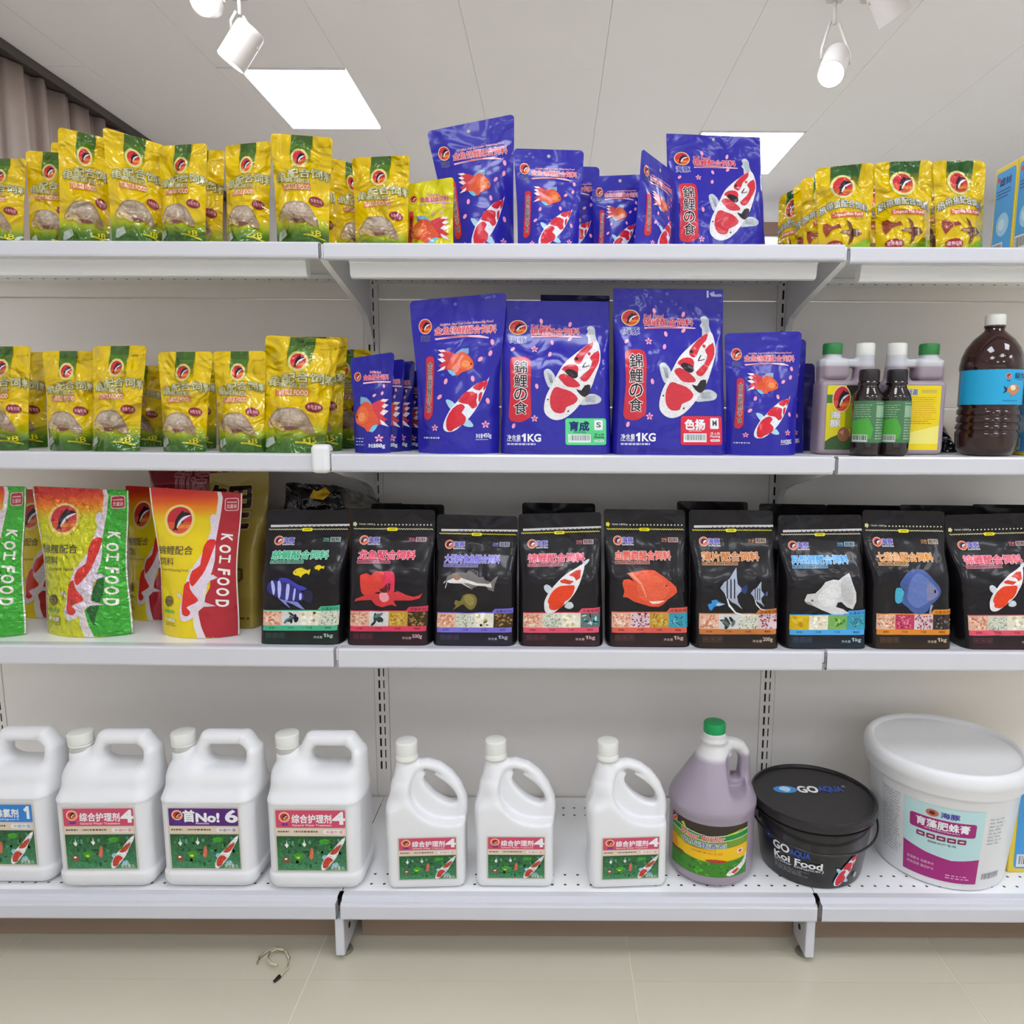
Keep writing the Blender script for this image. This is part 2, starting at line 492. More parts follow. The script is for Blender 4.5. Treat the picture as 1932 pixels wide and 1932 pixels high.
def emit(art, Fn, W, H, parent, m, uvo=(0, 0), base=0.0005, step=0.00015, L=0.006, keep=None, skip=()):
    """turn a drawing into meshes lying on the surface Fn(u, v) -> (N,3)"""
    parts = {}
    for (p, uv, col, l) in art.p:
        if p in skip or (keep and p not in keep): continue
        parts.setdefault(p, []).append((uv, col, l))
    for p, lst in parts.items():
        U = []; C = []; O = []
        pic = 'picture' in p
        for uv, col, l in lst:
            uv, col = subdiv(uv, col, W, H, min(L, 0.0028) if pic else L)
            if pic:      # tonal variety of the printed photographs
                x, y = uv[..., 0] * W * 1000, uv[..., 1] * H * 1000
                n = np.sin(x * .55 + 1.7 * np.sin(y * .31) + l) * np.sin(y * .62 + 1.5 * np.sin(x * .43)) + 0.5 * np.sin(x * 1.7 + y * 1.1) * np.sin(y * 1.9 - x * .8)
                col = np.clip(col * (1 + (0.3 if p == 'pond_picture' else 0.18 if p == 'turtle_picture' else 0.1) * n)[..., None], 0, 1)
            a = uv[:, 1] - uv[:, 0]; b = uv[:, 2] - uv[:, 0]
            cr = a[:, 0] * b[:, 1] - a[:, 1] * b[:, 0]
            ok = abs(cr) * W * H > 1e-10
            uv, col, cr = uv[ok], col[ok], cr[ok]
            uv[cr < 0] = uv[cr < 0][:, ::-1]; col[cr < 0] = col[cr < 0][:, ::-1]
            cen = uv.mean(1); ok = (cen > 0.0).all(1) & (cen < 1.0).all(1)
            U.append(uv[ok]); C.append(col[ok]); O.append(np.full((int(ok.sum()), 3), base + step * l))
        U = np.concatenate(U).reshape(-1, 2); C = np.concatenate(C).reshape(-1, 3); O = np.concatenate(O).reshape(-1)
        if len(U) == 0: continue
        U = np.clip(U, 0.002, 0.998)
        e = 1e-3
        P = Fn(U[:, 0], U[:, 1]); Pu = Fn(U[:, 0] + e, U[:, 1]) - Fn(U[:, 0] - e, U[:, 1]); Pv = Fn(U[:, 0], U[:, 1] + e) - Fn(U[:, 0], U[:, 1] - e)
        Nn = np.cross(Pu, Pv); Nn /= np.linalg.norm(Nn, axis=1, keepdims=True) + 1e-12
        V = P + Nn * O[:, None]
        me = fast_mesh(p, V, np.arange(len(V)), 3, m, C, U * np.array([W, H]) + np.array(uvo), Nn)
        o = link(bpy.data.objects.new(p, me), parent)
        if p in ('blossom_petals', 'small_print', 'instructions_print', 'fish_icons'): o['kind'] = 'stuff'
# ------------------------------------------------------------------ printed designs
def crop_px(ox, oy, s, pts): return [(ox + x / s, oy + y / s) for x, y in pts]
UNIT = [(0, 0), (100, 0), (0, 100), (100, 100)]
RED, DKRED, WHITE, BLACK = (204, 46, 58), (150, 34, 50), (238, 238, 240), (24, 20, 24)
def logo_art(word=True):
    a = Art(UNIT)
    P = 'brand_logo'
    a.ell(P, 50, 50, 50, 50, (236, 214, 150), 1, 32)
    a.ell(P, 50, 50, 45, 45, (202, 44, 54), 2, 32)
    a.poly(P, [(6, 56), (94, 56), (88, 76), (72, 90), (50, 95), (28, 90), (12, 76)], (218, 86, 48), 3)
    D = lambda L: [(10 + x * .84, 6 + y * .86) for x, y in L]
    a.poly(P, D([(18, 92), (26, 76), (27, 56), (36, 36), (50, 22), (58, 12), (64, 20), (80, 22), (98, 31), (80, 34), (64, 38), (50, 50), (40, 66), (36, 82), (44, 92), (28, 89)]), (34, 20, 34), 4, 3)
    a.poly(P, D([(36, 78), (43, 60), (57, 44), (76, 35), (97, 32), (80, 41), (66, 50), (52, 64), (42, 80)]), (232, 236, 246), 5, 3)
    a.poly(P, D([(58, 50), (68, 54), (62, 66), (55, 58)]), (50, 30, 44), 5)
    if word: a.text(P, 'PORPOISE', 44, 66, 92, 77, (250, 170, 60), 6, 0.02)
    return a
LOGO = logo_art(); LOGO_S = logo_art(False)
def logo(a, cx, cy, rx, ry, dl=0): a.merge(LOGO if rx > 40 else LOGO_S, cx - rx, cy - ry, cx + rx, cy + ry, dl=dl)
def petals(a, pts, r=17, c=(240, 160, 190)):
    for i, (x, y) in enumerate(pts):
        a.ell('blossom_petals', x, y, r * 0.62, r, c, 1, 10, 0.5 * ((i % 3) - 1) + 0.3)
def blossom(a, x, y, r=32, c=(240, 160, 190)):
    for k in range(5):
        t = math.radians(72 * k - 90); a.ell('blossom_petals', x + 0.6 * r * math.cos(t), y + 0.6 * r * math.sin(t), r * 0.26, r * 0.4, c, 1, 8, t + math.pi / 2)
    a.ell('blossom_petals', x, y, r * 0.15, r * 0.15, (220, 90, 130), 2, 6)
def koi_big(a, P='koi_picture'):
    W_, R_, K_ = (226, 224, 226), (206, 48, 62), (38, 30, 36)
    a.poly(P, [(1688, 625), (1765, 585), (1795, 680), (1790, 790), (1752, 900), (1710, 1015), (1640, 1125), (1560, 1222), (1475, 1288), (1390, 1306), (1322, 1272), (1291, 1210), (1308, 1100), (1352, 1008), (1410, 900), (1470, 805), (1560, 722), (1640, 660)], W_, 2, 3)
    fin = (196, 200, 208)
    a.poly(P, [(1692, 640), (1690, 565), (1672, 535), (1690, 505), (1680, 468), (1718, 450), (1752, 480), (1755, 540), (1768, 610)], fin, 1, 3)
    a.poly(P, [(1345, 1020), (1308, 960), (1291, 875), (1328, 850), (1368, 880), (1395, 945)], fin, 1, 3)
    a.poly(P, [(1610, 1165), (1675, 1082), (1740, 1073), (1797, 1108), (1780, 1152), (1700, 1166)], fin, 1, 3)
    for k in range(5):
        a.poly(P, [(1318 + 9 * k, 880 + 4 * k), (1321 + 9 * k, 880 + 4 * k), (1352 + 5 * k, 975), (1348 + 5 * k, 975)], (130, 135, 145), 3)
        a.poly(P, [(1660, 1135 - 9 * k), (1745, 1142 - 13 * k), (1745, 1146 - 13 * k), (1660, 1139 - 9 * k)], (130, 135, 145), 3)
        a.poly(P, [(1692 + 12 * k, 480), (1695 + 12 * k, 480), (1722 + 7 * k, 600), (1719 + 7 * k, 600)], (140, 145, 155), 3)
    for q in ([(1345, 1100), (1380, 1020), (1420, 1012), (1450, 1024), (1530, 1050), (1592, 1110), (1560, 1160), (1490, 1190), (1470, 1238), (1400, 1243), (1352, 1195)],
              [(1420, 920), (1470, 893), (1560, 940), (1612, 990), (1590, 1012), (1500, 1008), (1450, 962)],
              [(1450, 858), (1500, 815), (1570, 812), (1600, 850), (1575, 925), (1520, 893)],
              [(1560, 762), (1630, 672), (1735, 598), (1722, 660), (1662, 720), (1622, 800), (1580, 805)],
              [(1702, 745), (1780, 682), (1784, 780), (1742, 860), (1690, 940), (1650, 964), (1610, 930), (1688, 860), (1720, 790)],
              [(1680, 705), (1700, 698), (1712, 715), (1695, 730)]):
        a.poly(P, q, R_, 3, 2)
    for q in ([(1478, 880), (1510, 850), (1582, 878), (1592, 920), (1550, 934)], [(1578, 1028), (1622, 1042), (1652, 998), (1702, 993), (1694, 1060), (1652, 1100), (1604, 1070)],
              [(1565, 752), (1590, 745), (1600, 765), (1580, 775)], [(1630, 840), (1660, 790), (1668, 795), (1645, 832), (1690, 822), (1692, 828)]):
        a.poly(P, q, K_, 4, 2)
    a.ell(P, 1326, 1122, 9, 7, K_, 5, 8); a.ell(P, 1506, 1226, 10, 7, K_, 5, 8, -0.6)
def koi_small(a, P='koi_picture', back=True):
    W_, R_ = (224, 228, 238), (208, 38, 56)
    a.poly(P, [(812, 905), (790, 945), (700, 975), (640, 1020), (570, 1080), (520, 1140), (470, 1190), (430, 1260), (400, 1330), (398, 1385), (430, 1414), (490, 1408), (540, 1375), (605, 1312), (650, 1262), (705, 1180), (745, 1100), (778, 1020), (800, 950)], W_, 2, 2)
    fin = (168, 206, 226)
    a.poly(P, [(470, 1215), (430, 1170), (412, 1128), (440, 1122), (500, 1162)], fin, 1, 2)
    a.poly(P, [(570, 1345), (615, 1300), (650, 1328), (666, 1364), (620, 1370)], fin, 1, 2)
    for q in ([(430, 1392), (425, 1300), (480, 1200), (555, 1160), (592, 1195), (562, 1240), (600, 1280), (585, 1340), (500, 1385), (470, 1408)],
              [(528, 1142), (600, 1050), (700, 1068), (692, 1130), (700, 1180), (655, 1205), (620, 1165)],
              [(658, 1015), (715, 968), (770, 962), (758, 1000), (722, 1040)], [(768, 955), (795, 945), (780, 1010), (755, 1040)], [(715, 1075), (745, 1050), (740, 1100), (715, 1150)]):
        a.poly(P, q, R_, 3, 2)
def goldfish(a, P='goldfish_picture', O=(214, 82, 50)):
    a.poly(P, [(320, 668), (380, 665), (450, 690), (505, 712), (492, 760), (455, 800), (430, 852), (385, 850), (318, 866), (360, 832), (328, 812), (372, 790), (320, 752), (362, 738), (322, 708), (360, 696)], (200, 54, 66), 1)
    for q in ([(320, 668), (380, 667), (400, 685), (350, 688)], [(322, 708), (362, 700), (385, 722), (360, 735)], [(320, 752), (370, 742), (400, 770), (365, 785)], [(318, 866), (360, 832), (400, 815), (385, 850)]):
        a.poly(P, q, (236, 220, 226), 2)
    a.poly(P, [(480, 720), (500, 690), (545, 660), (610, 655), (612, 705), (560, 720)], (120, 160, 190), 1)
    a.poly(P, [(415, 850), (440, 885), (470, 907), (512, 900), (490, 860)], (110, 190, 225), 1)
    a.poly(P, [(455, 760), (500, 705), (560, 690), (620, 728), (660, 785), (655, 838), (600, 862), (550, 880), (515, 905), (470, 862), (410, 835)], O, 3, 3)
    a.poly(P, [(520, 760), (580, 720), (640, 770), (650, 830), (600, 850), (530, 830)], (226, 104, 56), 4, 3)
    a.ell(P, 590, 800, 40, 34, (236, 140, 80), 5, 16); a.ell(P, 640, 800, 8, 9, (40, 20, 20), 6, 8)
    return a
def seal(a, x0, y0, x1, y1, st, fx0, fx1, fy0, fy1, outline=True, P='red_seal'):
    w = x1 - x0; h = y1 - y0
    a.poly(P, [(x0 + w * .1, y0 + h * .02), (x0 + w * .5, y0), (x1 - w * .08, y0 + h * .03), (x1, y0 + h * .2), (x1 - w * .03, y0 + h * .5), (x1, y1 - h * .12), (x1 - w * .15, y1 - h * .05), (x0 + w * .55, y1), (x0 + w * .2, y1 - h * .01), (x0 - w * .05, y1 - h * .08), (x0 + w * .03, y0 + h * .5), (x0, y0 + h * .1)], (204, 44, 58), 1, 2)
    n = len(st); d = (fy1 - fy0) / n
    for i, ch in enumerate(st):
        a.text('seal_lettering', ch, fx0, fy0 + d * i + d * .04, fx1, fy0 + d * (i + 1) - d * .04, (30, 16, 26), 5, 0.012, out=(0.07, (236, 226, 226)) if outline else None)

def art_koi_bag(kind):
    a = Art([(905, 222), (1880, 232), (895, 1612), (1898, 1612)])
    logo(a, 1058, 467, 82, 68)
    a.text('brand_lettering', '海豚', 985, 548, 1132, 614, (60, 50, 150), 4, 0.03, out=(0.09, (220, 225, 245)))
    a.text('title_lettering', 'Koi Food', 1178, 436, 1350, 472, (196, 50, 80), 4, 0.02, out=(0.07, (238, 200, 210)))
    a.text('title_lettering', '锦鲤配合饲料', 1172, 474, 1612, 536, (200, 40, 70), 4, 0.03, out=(0.085, (238, 214, 224)))
    a.poly('title_lettering', [(1175, 548), (1400, 538), (1540, 542), (1632, 552), (1632, 562), (1400, 556), (1180, 562)], (236, 180, 200), 1)
    a.poly('title_lettering', [(1190, 555), (1350, 546), (1450, 542), (1500, 546), (1400, 552), (1200, 560)], (200, 40, 70), 2)
    petals(a, [(1268, 408), (1528, 438), (1525, 577), (1365, 607), (1345, 717), (1013, 670), (1228, 1005), (1023, 1360)], 24)
    blossom(a, 1208, 670); blossom(a, 1208, 1293)
    seal(a, 990, 738, 1178, 1325, '錦鯉の食', 1028, 1142, 775, 1258)
    koi_big(a)
    a.text('weight_text', '净含量', 968, 1440, 1085, 1486, WHITE, 3, 0.01)
    a.text('weight_text', 'Net weight', 968, 1488, 1085, 1503, WHITE, 3, 0.02)
    a.text('weight_text', '1KG', 1096, 1432, 1262, 1500, WHITE, 3, 0.03)
    a.lines('weight_text', 968, 1516, 1262, 1534, 1, (200, 200, 225), 2, 0.9, 5, chunk=14)
    for q in ([(915, 1612), (945, 1588), (1050, 1560), (1700, 1562), (1860, 1585), (1885, 1612), (1700, 1578), (1050, 1576)],): a.poly('bottom_fold', q, (48, 40, 140), 1)
    g = kind == 'S'; bg = (92, 214, 140) if g else (218, 42, 66); fg = (18, 40, 110) if g else WHITE
    P = 'size_sticker'; dx = 0
    a.rrect(P, 1480, 1290, 1838, 1530, 22, bg, 2)
    a.text(P, '育成' if g else '色扬', 1515, 1318, 1688, 1402, fg, 4, 0.045)
    a.rrect(P, 1735, 1306, 1808, 1396, 8, (236, 236, 240), 3); a.text(P, 'S' if g else 'M', 1755, 1326, 1790, 1370, (70, 70, 80), 4, 0.02)
    a.text(P, 'Growth Food' if g else 'Color Enhancing Food', 1550, 1406, 1660, 1420, fg, 4, 0.01)
    a.barcode(P, 1505, 1434, 1702, 1506, (110, 120, 120), 4, 4, (236, 238, 238))
    a.text(P, '浮上性', 1735, 1424, 1818, 1446, (30, 70, 60) if g else WHITE, 4, 0.01); a.text(P, 'Floating', 1735, 1450, 1818, 1472, (20, 50, 60) if g else WHITE, 4, 0.02)
    a.rrect(P, 1735, 1482, 1818, 1502, 9, WHITE, 3); a.text(P, '净含量 1kg', 1744, 1485, 1808, 1499, (60, 60, 70), 4)
    if not g:
        a.poly('tear_mark', [(1735, 245), (1750, 240), (1752, 300), (1735, 300)], (200, 205, 235), 1); a.poly('tear_mark', [(1760, 262), (1800, 248), (1812, 285), (1765, 280)], (150, 150, 220), 1)
        a.text('tear_mark', 'Resealable', 1775, 268, 1868, 292, (220, 222, 240), 2, 0.01)
    return a
def art_blue_pouch(weight):
    a = Art([(62, 215), (938, 158), (150, 1612), (880, 1612)])
    logo(a, 203, 450, 60, 70)
    a.text('brand_lettering', '海豚', 160, 532, 248, 588, (30, 26, 110), 4, 0.02, out=(0.06, (150, 150, 215)))
    a.text('title_lettering', 'Goldfish And Koi Color Enhancing Food', 338, 414, 822, 440, (190, 60, 100), 4, 0.0, out=(0.06, (240, 205, 215)), slope=-0.06)
    a.text('title_lettering', '金鱼锦鲤配合饲料', 290, 450, 855, 524, (206, 40, 66), 4, 0.02, out=(0.08, (240, 216, 224)), slope=-0.03)
    a.poly('title_lettering', [(290, 562), (500, 540), (700, 535), (790, 556), (790, 566), (600, 552), (450, 560), (300, 578)], (238, 184, 200), 1)
    a.poly('title_lettering', [(310, 566), (450, 548), (600, 540), (600, 548), (450, 556)], (204, 40, 60), 2)
    goldfish(a); koi_small(a)
    petals(a, [(825, 600), (812, 700), (723, 755), (658, 933), (405, 957), (350, 1097), (795, 1133)], 28)
    blossom(a, 317, 1378); blossom(a, 770, 1348, 36)
    seal(a, 208, 725, 290, 1305, '金魚錦鯉の食', 228, 272, 775, 1240)
    a.text('weight_text', '净含量', 684, 1430, 745, 1472, WHITE, 3, 0.01); a.text('weight_text', weight, 748, 1428, 816, 1478, WHITE, 3, 0.02)
    a.lines('weight_text', 682, 1482, 815, 1490, 1, (200, 200, 230), 2, 0.7, 6, chunk=18)
    a.lines('small_print', 212, 1462, 375, 1484, 1, (205, 205, 232), 2, 0.7, 7, chunk=14)
    return a
def art_goldfish_pouch(yellow=False):
    a = Art([(1052, 318), (1362, 262), (1085, 1015), (1345, 1015)])
    logo(a, 1105, 452, 24, 34)
    a.text('title_lettering', '金鱼配合饲料', 1148, 432, 1328, 474, (206, 46, 80), 4, 0.02, out=(0.07, (240, 200, 215)), slope=-0.05)
    a.text('title_lettering', 'Goldfish Food', 1192, 405, 1272, 424, (206, 60, 90), 4, 0.0, out=(0.06, (240, 190, 205)))
    a.poly('title_lettering', [(1145, 495), (1250, 480), (1345, 480), (1340, 490), (1240, 492), (1148, 506)], (238, 180, 200), 1)
    g = goldfish(Art([(318, 655), (662, 655), (318, 908), (662, 908)]))
    a.merge(g, 1095, 600, 1335, 862, mirror=True)
    petals(a, [(1297, 516), (1288, 570), (1232, 588)], 15); blossom(a, 1274, 905, 30)
    if yellow: seal(a, 1080, 560, 1108, 860, '金鱼', 1086, 1102, 600, 800, False)
    a.text('weight_text', '净含量', 1200, 945, 1252, 975, WHITE, 3, 0.01); a.text('weight_text', '88g', 1254, 945, 1312, 982, WHITE, 3, 0.02)
    a.lines('small_print', 1100, 905, 1170, 975, 3, (205, 205, 232), 2, 0.25, 7, chunk=16)
    return a
def turtle_pic(a):
    P = 'turtle_picture'
    a.poly(P, [(440, 800), (445, 770), (470, 735), (512, 690), (560, 672), (640, 668), (700, 680), (745, 715), (775, 770), (800, 835), (760, 832), (700, 822), (620, 812), (540, 800), (480, 815)], (150, 128, 104), 3, 2)
    a.poly(P, [(470, 770), (515, 700), (570, 680), (640, 674), (700, 688), (735, 722), (760, 780), (700, 790), (600, 775), (520, 765)], (172, 150, 128), 4, 2)
    for q in ([(560, 690), (620, 684), (625, 745), (560, 745)], [(635, 686), (690, 698), (715, 760), (640, 752)], [(510, 715), (550, 695), (548, 750), (500, 755)]):
        a.poly(P, q, (186, 168, 148), 5, 2)
    a.poly(P, [(445, 795), (470, 760), (510, 765), (560, 790), (600, 830), (570, 842), (520, 815), (480, 822)], (196, 170, 120), 5, 2)
    a.poly(P, [(560, 810), (640, 808), (700, 822), (650, 836), (590, 832)], (120, 70, 60), 5, 2)
    a.poly(P, [(700, 822), (760, 825), (800, 850), (770, 860), (720, 842)], (160, 130, 96), 4, 2)
    a.ell(P, 478, 790, 5, 5, (40, 30, 20), 6, 6)
def art_turtle(price):
    a = Art([(410, 132), (972, 165), (385, 1005), (850, 1005)])
    Y = (224, 188, 0); G = (66, 104, 30)
    P = 'green_band'
    a.poly(P, [(600, 142), (792, 155), (783, 225), (590, 212)], (62, 96, 28), 1)
    A0, A1 = np.array((66, 104, 30.)), np.array(Y, float)
    a.soup(P, tri_poly([(590, 212), (783, 225), (765, 268), (578, 250)]), (78, 116, 28), 1)
    gy = lambda x, y: A0 + (A1 - A0) * min(1, max(0, (y - 258) / 130.0))
    for k in range(4):
        y0, y1 = 250 + 35 * k, 285 + 35 * k
        a.poly(P, [(578 - k * 2, y0), (766 - 4 * k, y0 + 16), (762 - 4 * k, y1 + 16), (576 - 2 * k, y1)], gy, 1)
    a.text('tear_line', '- - - - - - - >', 822, 226, 945, 242, (60, 60, 20), 2, 0.02)
    a.ell('brand_logo', 660, 325, 78, 76, (214, 212, 120), 2, 32)
    logo(a, 660, 325, 66, 64, 2)
    P = 'title_lettering'
    a.text(P, '龟配合饲料', 438, 430, 972, 505, (196, 192, 140), 5, 0.03, out=(0.085, (96, 92, 70)), arc=46)
    a.text(P, '- 高蛋白 -', 480, 490, 800, 524, (206, 200, 150), 5, 0.02, out=(0.07, (110, 104, 80)), slope=0.05)
    a.rrect(P, 500, 534, 758, 582, 8, (222, 120, 70), 3); a.text(P, 'TURTLE FOOD', 508, 540, 752, 576, (232, 214, 170), 5, 0.025, out=(0.06, (150, 40, 60)), slope=0.04)
    a.ell('red_badge', 796, 668, 60, 38, (140, 36, 52), 3, 20, 0.15); a.text('red_badge', '水龟专用', 752, 650, 842, 682, (226, 190, 190), 4, 0.0, slope=0.12)
    turtle_pic(a)
    a.text('price_text', '¥', 734 if len(price) < 2 else 722, 895, 756 if len(price) < 2 else 742, 922, (226, 214, 30), 4, 0.02); a.text('price_text', price, 764 if len(price) < 2 else 750, 888, 806, 932, (226, 214, 30), 4, 0.01)
    a.poly('price_text', [(670, 918), (740, 922), (830, 950), (832, 962), (735, 938), (670, 930)], (210, 206, 30), 3)
    a.lines('price_text', 690, 924, 800, 932, 1, (80, 90, 20), 4, 0.5, 3, slope=0.2, chunk=9)
    a.poly('silver_corner', [(435, 905), (505, 880), (520, 930), (450, 968), (425, 965)], (166, 176, 160), 3)
    return a
def art_tropical():
    a = Art([(845, 265), (1272, 245), (825, 965), (1240, 965)])
    Y = np.array((224, 188, 0.)); G = np.array((44, 92, 34.))
    a.poly('green_band', [(958, 251), (1174, 243), (1160, 330), (950, 338)], (42, 90, 34), 1)
    a.poly('green_band', [(950, 338), (1160, 330), (1145, 420), (938, 428)], lambda x, y: G + (Y - G) * min(1, max(0, (y - 335) / 90)) * 0.8, 1)
    a.ell('brand_logo', 1035, 418, 92, 90, (224, 222, 130), 2, 28); logo(a, 1035, 418, 80, 80, 2)
    a.text('title_lettering', '热带鱼配合饲料', 848, 545, 1220, 600, (206, 206, 190), 5, 0.02, out=(0.1, (96, 96, 84)), arc=52)
    a.rrect('title_lettering', 930, 612, 1180, 650, 8, (214, 96, 66), 3); a.text('title_lettering', 'Tropical Fish Food', 938, 616, 1172, 648, (242, 226, 206), 4, 0.02)
    P = 'fish_picture'
    a.poly(P, [(868, 690), (900, 684), (925, 705), (960, 708), (990, 728), (950, 735), (925, 745), (905, 770), (885, 790), (866, 740)], (150, 66, 46), 4)
    a.poly(P, [(962, 708), (1000, 735), (985, 700), (972, 700)], (140, 60, 50), 4)
    a.poly(P, [(1040, 672), (1075, 700), (1085, 740), (1130, 745), (1160, 775), (1120, 800), (1095, 800), (1072, 840), (1040, 866), (1058, 800), (1030, 775), (985, 770), (1000, 752), (1058, 748), (1050, 705)], (116, 70, 52), 4)
    a.poly(P, [(1075, 745), (1090, 742), (1090, 800), (1076, 805)], (60, 36, 36), 5); a.poly(P, [(1110, 748), (1122, 750), (1120, 796), (1110, 798)], (190, 170, 130), 5)
    a.poly(P, [(985, 760), (1020, 752), (1058, 758), (1058, 780), (1020, 776)], (166, 130, 92), 5)
    a.ell('red_badge', 940, 858, 62, 36, (150, 34, 52), 4, 16); a.text('red_badge', '营养均衡', 892, 842, 988, 872, (236, 206, 200), 5, 0.01)
    a.poly('green_base', [(1090, 860), (1180, 820), (1236, 800), (1240, 965), (960, 965)], lambda x, y: np.array((150, 190, 20.)) + (np.array((60, 120, 40.)) - np.array((150, 190, 20.))) * min(1, max(0, (y - 820) / 140)), 2)
    return a
def art_koi_food(red=True):
    a = Art([(1130, 238), (1838, 300), (1248, 1395), (1815, 1390)])
    R = (176, 36, 50) if red else (58, 168, 46)
    top = np.array((206, 44, 34.)); mid = np.array((240, 130, 16.)); Y = np.array((232, 206, 18.) if red else (206, 206, 24.))
    def g(x, y):
        t = min(1, max(0, (y - 300) / 190.0)); return top + (mid - top) * min(1, t * 2) if t < 0.5 else mid + (Y - mid) * (t * 2 - 1)
    for k in range(5):
        y0, y1 = 240 + 55 * k, 295 + 55 * k
        a.poly('front_print', [(1120, y0), (1660, y0 + 30), (1660, y1 + 30), (1120, y1)], g, 1)
    P = 'side_print'
    a.poly(P, [(1690, 270), (1850, 270), (1850, 1420), (1600, 1420), (1560, 1250), (1560, 1170), (1640, 1000), (1655, 700), (1690, 330)], R, 2)
    a.poly(P, [(1640, 255), (1675, 280), (1690, 330), (1655, 760), (1600, 1140), (1556, 1180), (1580, 1300), (1620, 1420), (1560, 1420), (1525, 1300), (1510, 1150), (1600, 900), (1640, 500), (1655, 330)], (226, 214, 214), 3)
    if not red: a.poly(P, [(1640, 960), (1690, 900), (1680, 1060), (1640, 1180), (1610, 1300), (1570, 1180)], (24, 96, 36), 3)
    a.ell('brand_logo', 1368, 498, 122, 122, (244, 214, 90), 2, 32); logo(a, 1368, 494, 108, 112, 2)
    a.text('title_lettering', '锦鲤配合', 1190, 686, 1490, 752, (44, 30, 70), 4, 0.0); a.text('title_lettering', '饲料', 1196, 775, 1334, 838, (44, 30, 70), 4, 0.0)
    a.text('title_lettering', 'Color Enhancing Food' if red else 'Growth Food', 1215 if red else 1255, 858, 1462, 882, (90, 60, 40), 4)
    P = 'koi_picture'
    a.poly(P, [(1600, 478), (1630, 455), (1660, 480), (1655, 600), (1664, 700), (1668, 800), (1640, 920), (1600, 1040), (1560, 1140), (1530, 1210), (1480, 1252), (1436, 1255), (1412, 1200), (1428, 1080), (1450, 960), (1490, 860), (1560, 760), (1600, 640), (1618, 560)], (222, 208, 222), 4, 2)
    for q in ([(1365, 1040), (1410, 1045), (1432, 1090), (1405, 1075)], [(1555, 1140), (1600, 1105), (1682, 1142), (1600, 1145)], [(1470, 865), (1500, 850), (1500, 900), (1480, 900)], [(1620, 910), (1660, 905), (1695, 930), (1640, 950), (1610, 990)]):
        a.poly(P, q, (214, 198, 212), 4)
    for q in ([(1570, 720), (1600, 650), (1640, 640), (1664, 660), (1640, 760), (1600, 870), (1560, 930), (1520, 980), (1500, 985), (1480, 940), (1500, 870), (1560, 830)],
              [(1440, 980), (1480, 950), (1490, 1010), (1530, 1060), (1555, 1100), (1500, 1130), (1470, 1150), (1500, 1180), (1480, 1215), (1435, 1200), (1432, 1090)]):
        a.poly(P, q, (214, 48, 38), 5, 2)
    P = 'side_lettering'
    for ch, x, y in (('K', 1700, 598), ('O', 1694, 686), ('I', 1700, 780), ('F', 1694, 858), ('O', 1690, 930), ('O', 1685, 1010), ('D', 1680, 1092)):
        t = text_soup(ch, 0.035, 0.25); mn = t.reshape(-1, 2).min(0); mx = t.reshape(-1, 2).max(0); q = (t - mn) / (mx - mn)
        w, h = (84, 62) if ch != 'I' else (80, 20)      # turned a quarter, read downwards
        a.soup(P, np.stack([x + q[..., 1] * w, y + q[..., 0] * h], -1), (240, 234, 228), 5)
    for x in (1702, 1766): a.poly(P, [(x, 764), (x + 14, 766), (x + 10, 824), (x - 4, 822)], (240, 234, 228), 5)
    a.poly('side_print', [(1800, 240), (1838, 240), (1815, 1400), (1790, 1400), (1806, 1390), (1828, 300)], (230, 222, 216), 4); a.poly('front_print', [(1130, 238), (1142, 238), (1256, 1400), (1244, 1400)], (236, 222, 206), 4)
    a.rrect('corner_badge', 1706, 335, 1812, 432, 18, (232, 190, 190), 4); a.rrect('corner_badge', 1712, 341, 1806, 426, 16, (170, 36, 52), 5)
    a.rect('corner_badge', 1722, 362, 1798, 372, (220, 160, 160), 6); a.text('corner_badge', '加量装', 1722, 382, 1798, 412, (236, 196, 196), 6, 0.01)
    a.ell('feed_window', 1308, 1112, 42, 42, (96, 84, 30), 4, 18)
    rnd = random.Random(5)
    for _ in range(24): a.ell('feed_window', 1308 + rnd.uniform(-28, 28), 1112 + rnd.uniform(-28, 28), 6, 6, (140, 120, 60), 5, 6)
    a.text('weight_text', '净含量454g' if red else '净含量', 1270, 1240, 1375, 1272, (250, 250, 235), 4, 0.02, out=(0.05, (150, 120, 20)))
    a.lines('small_print', 1280, 1282, 1385, 1312, 2, (120, 100, 20), 3, 0.4, 9, chunk=8)
    a.rrect('small_print', 1262, 1180, 1365, 1204, 10, (120, 170, 60), 3)
    return a

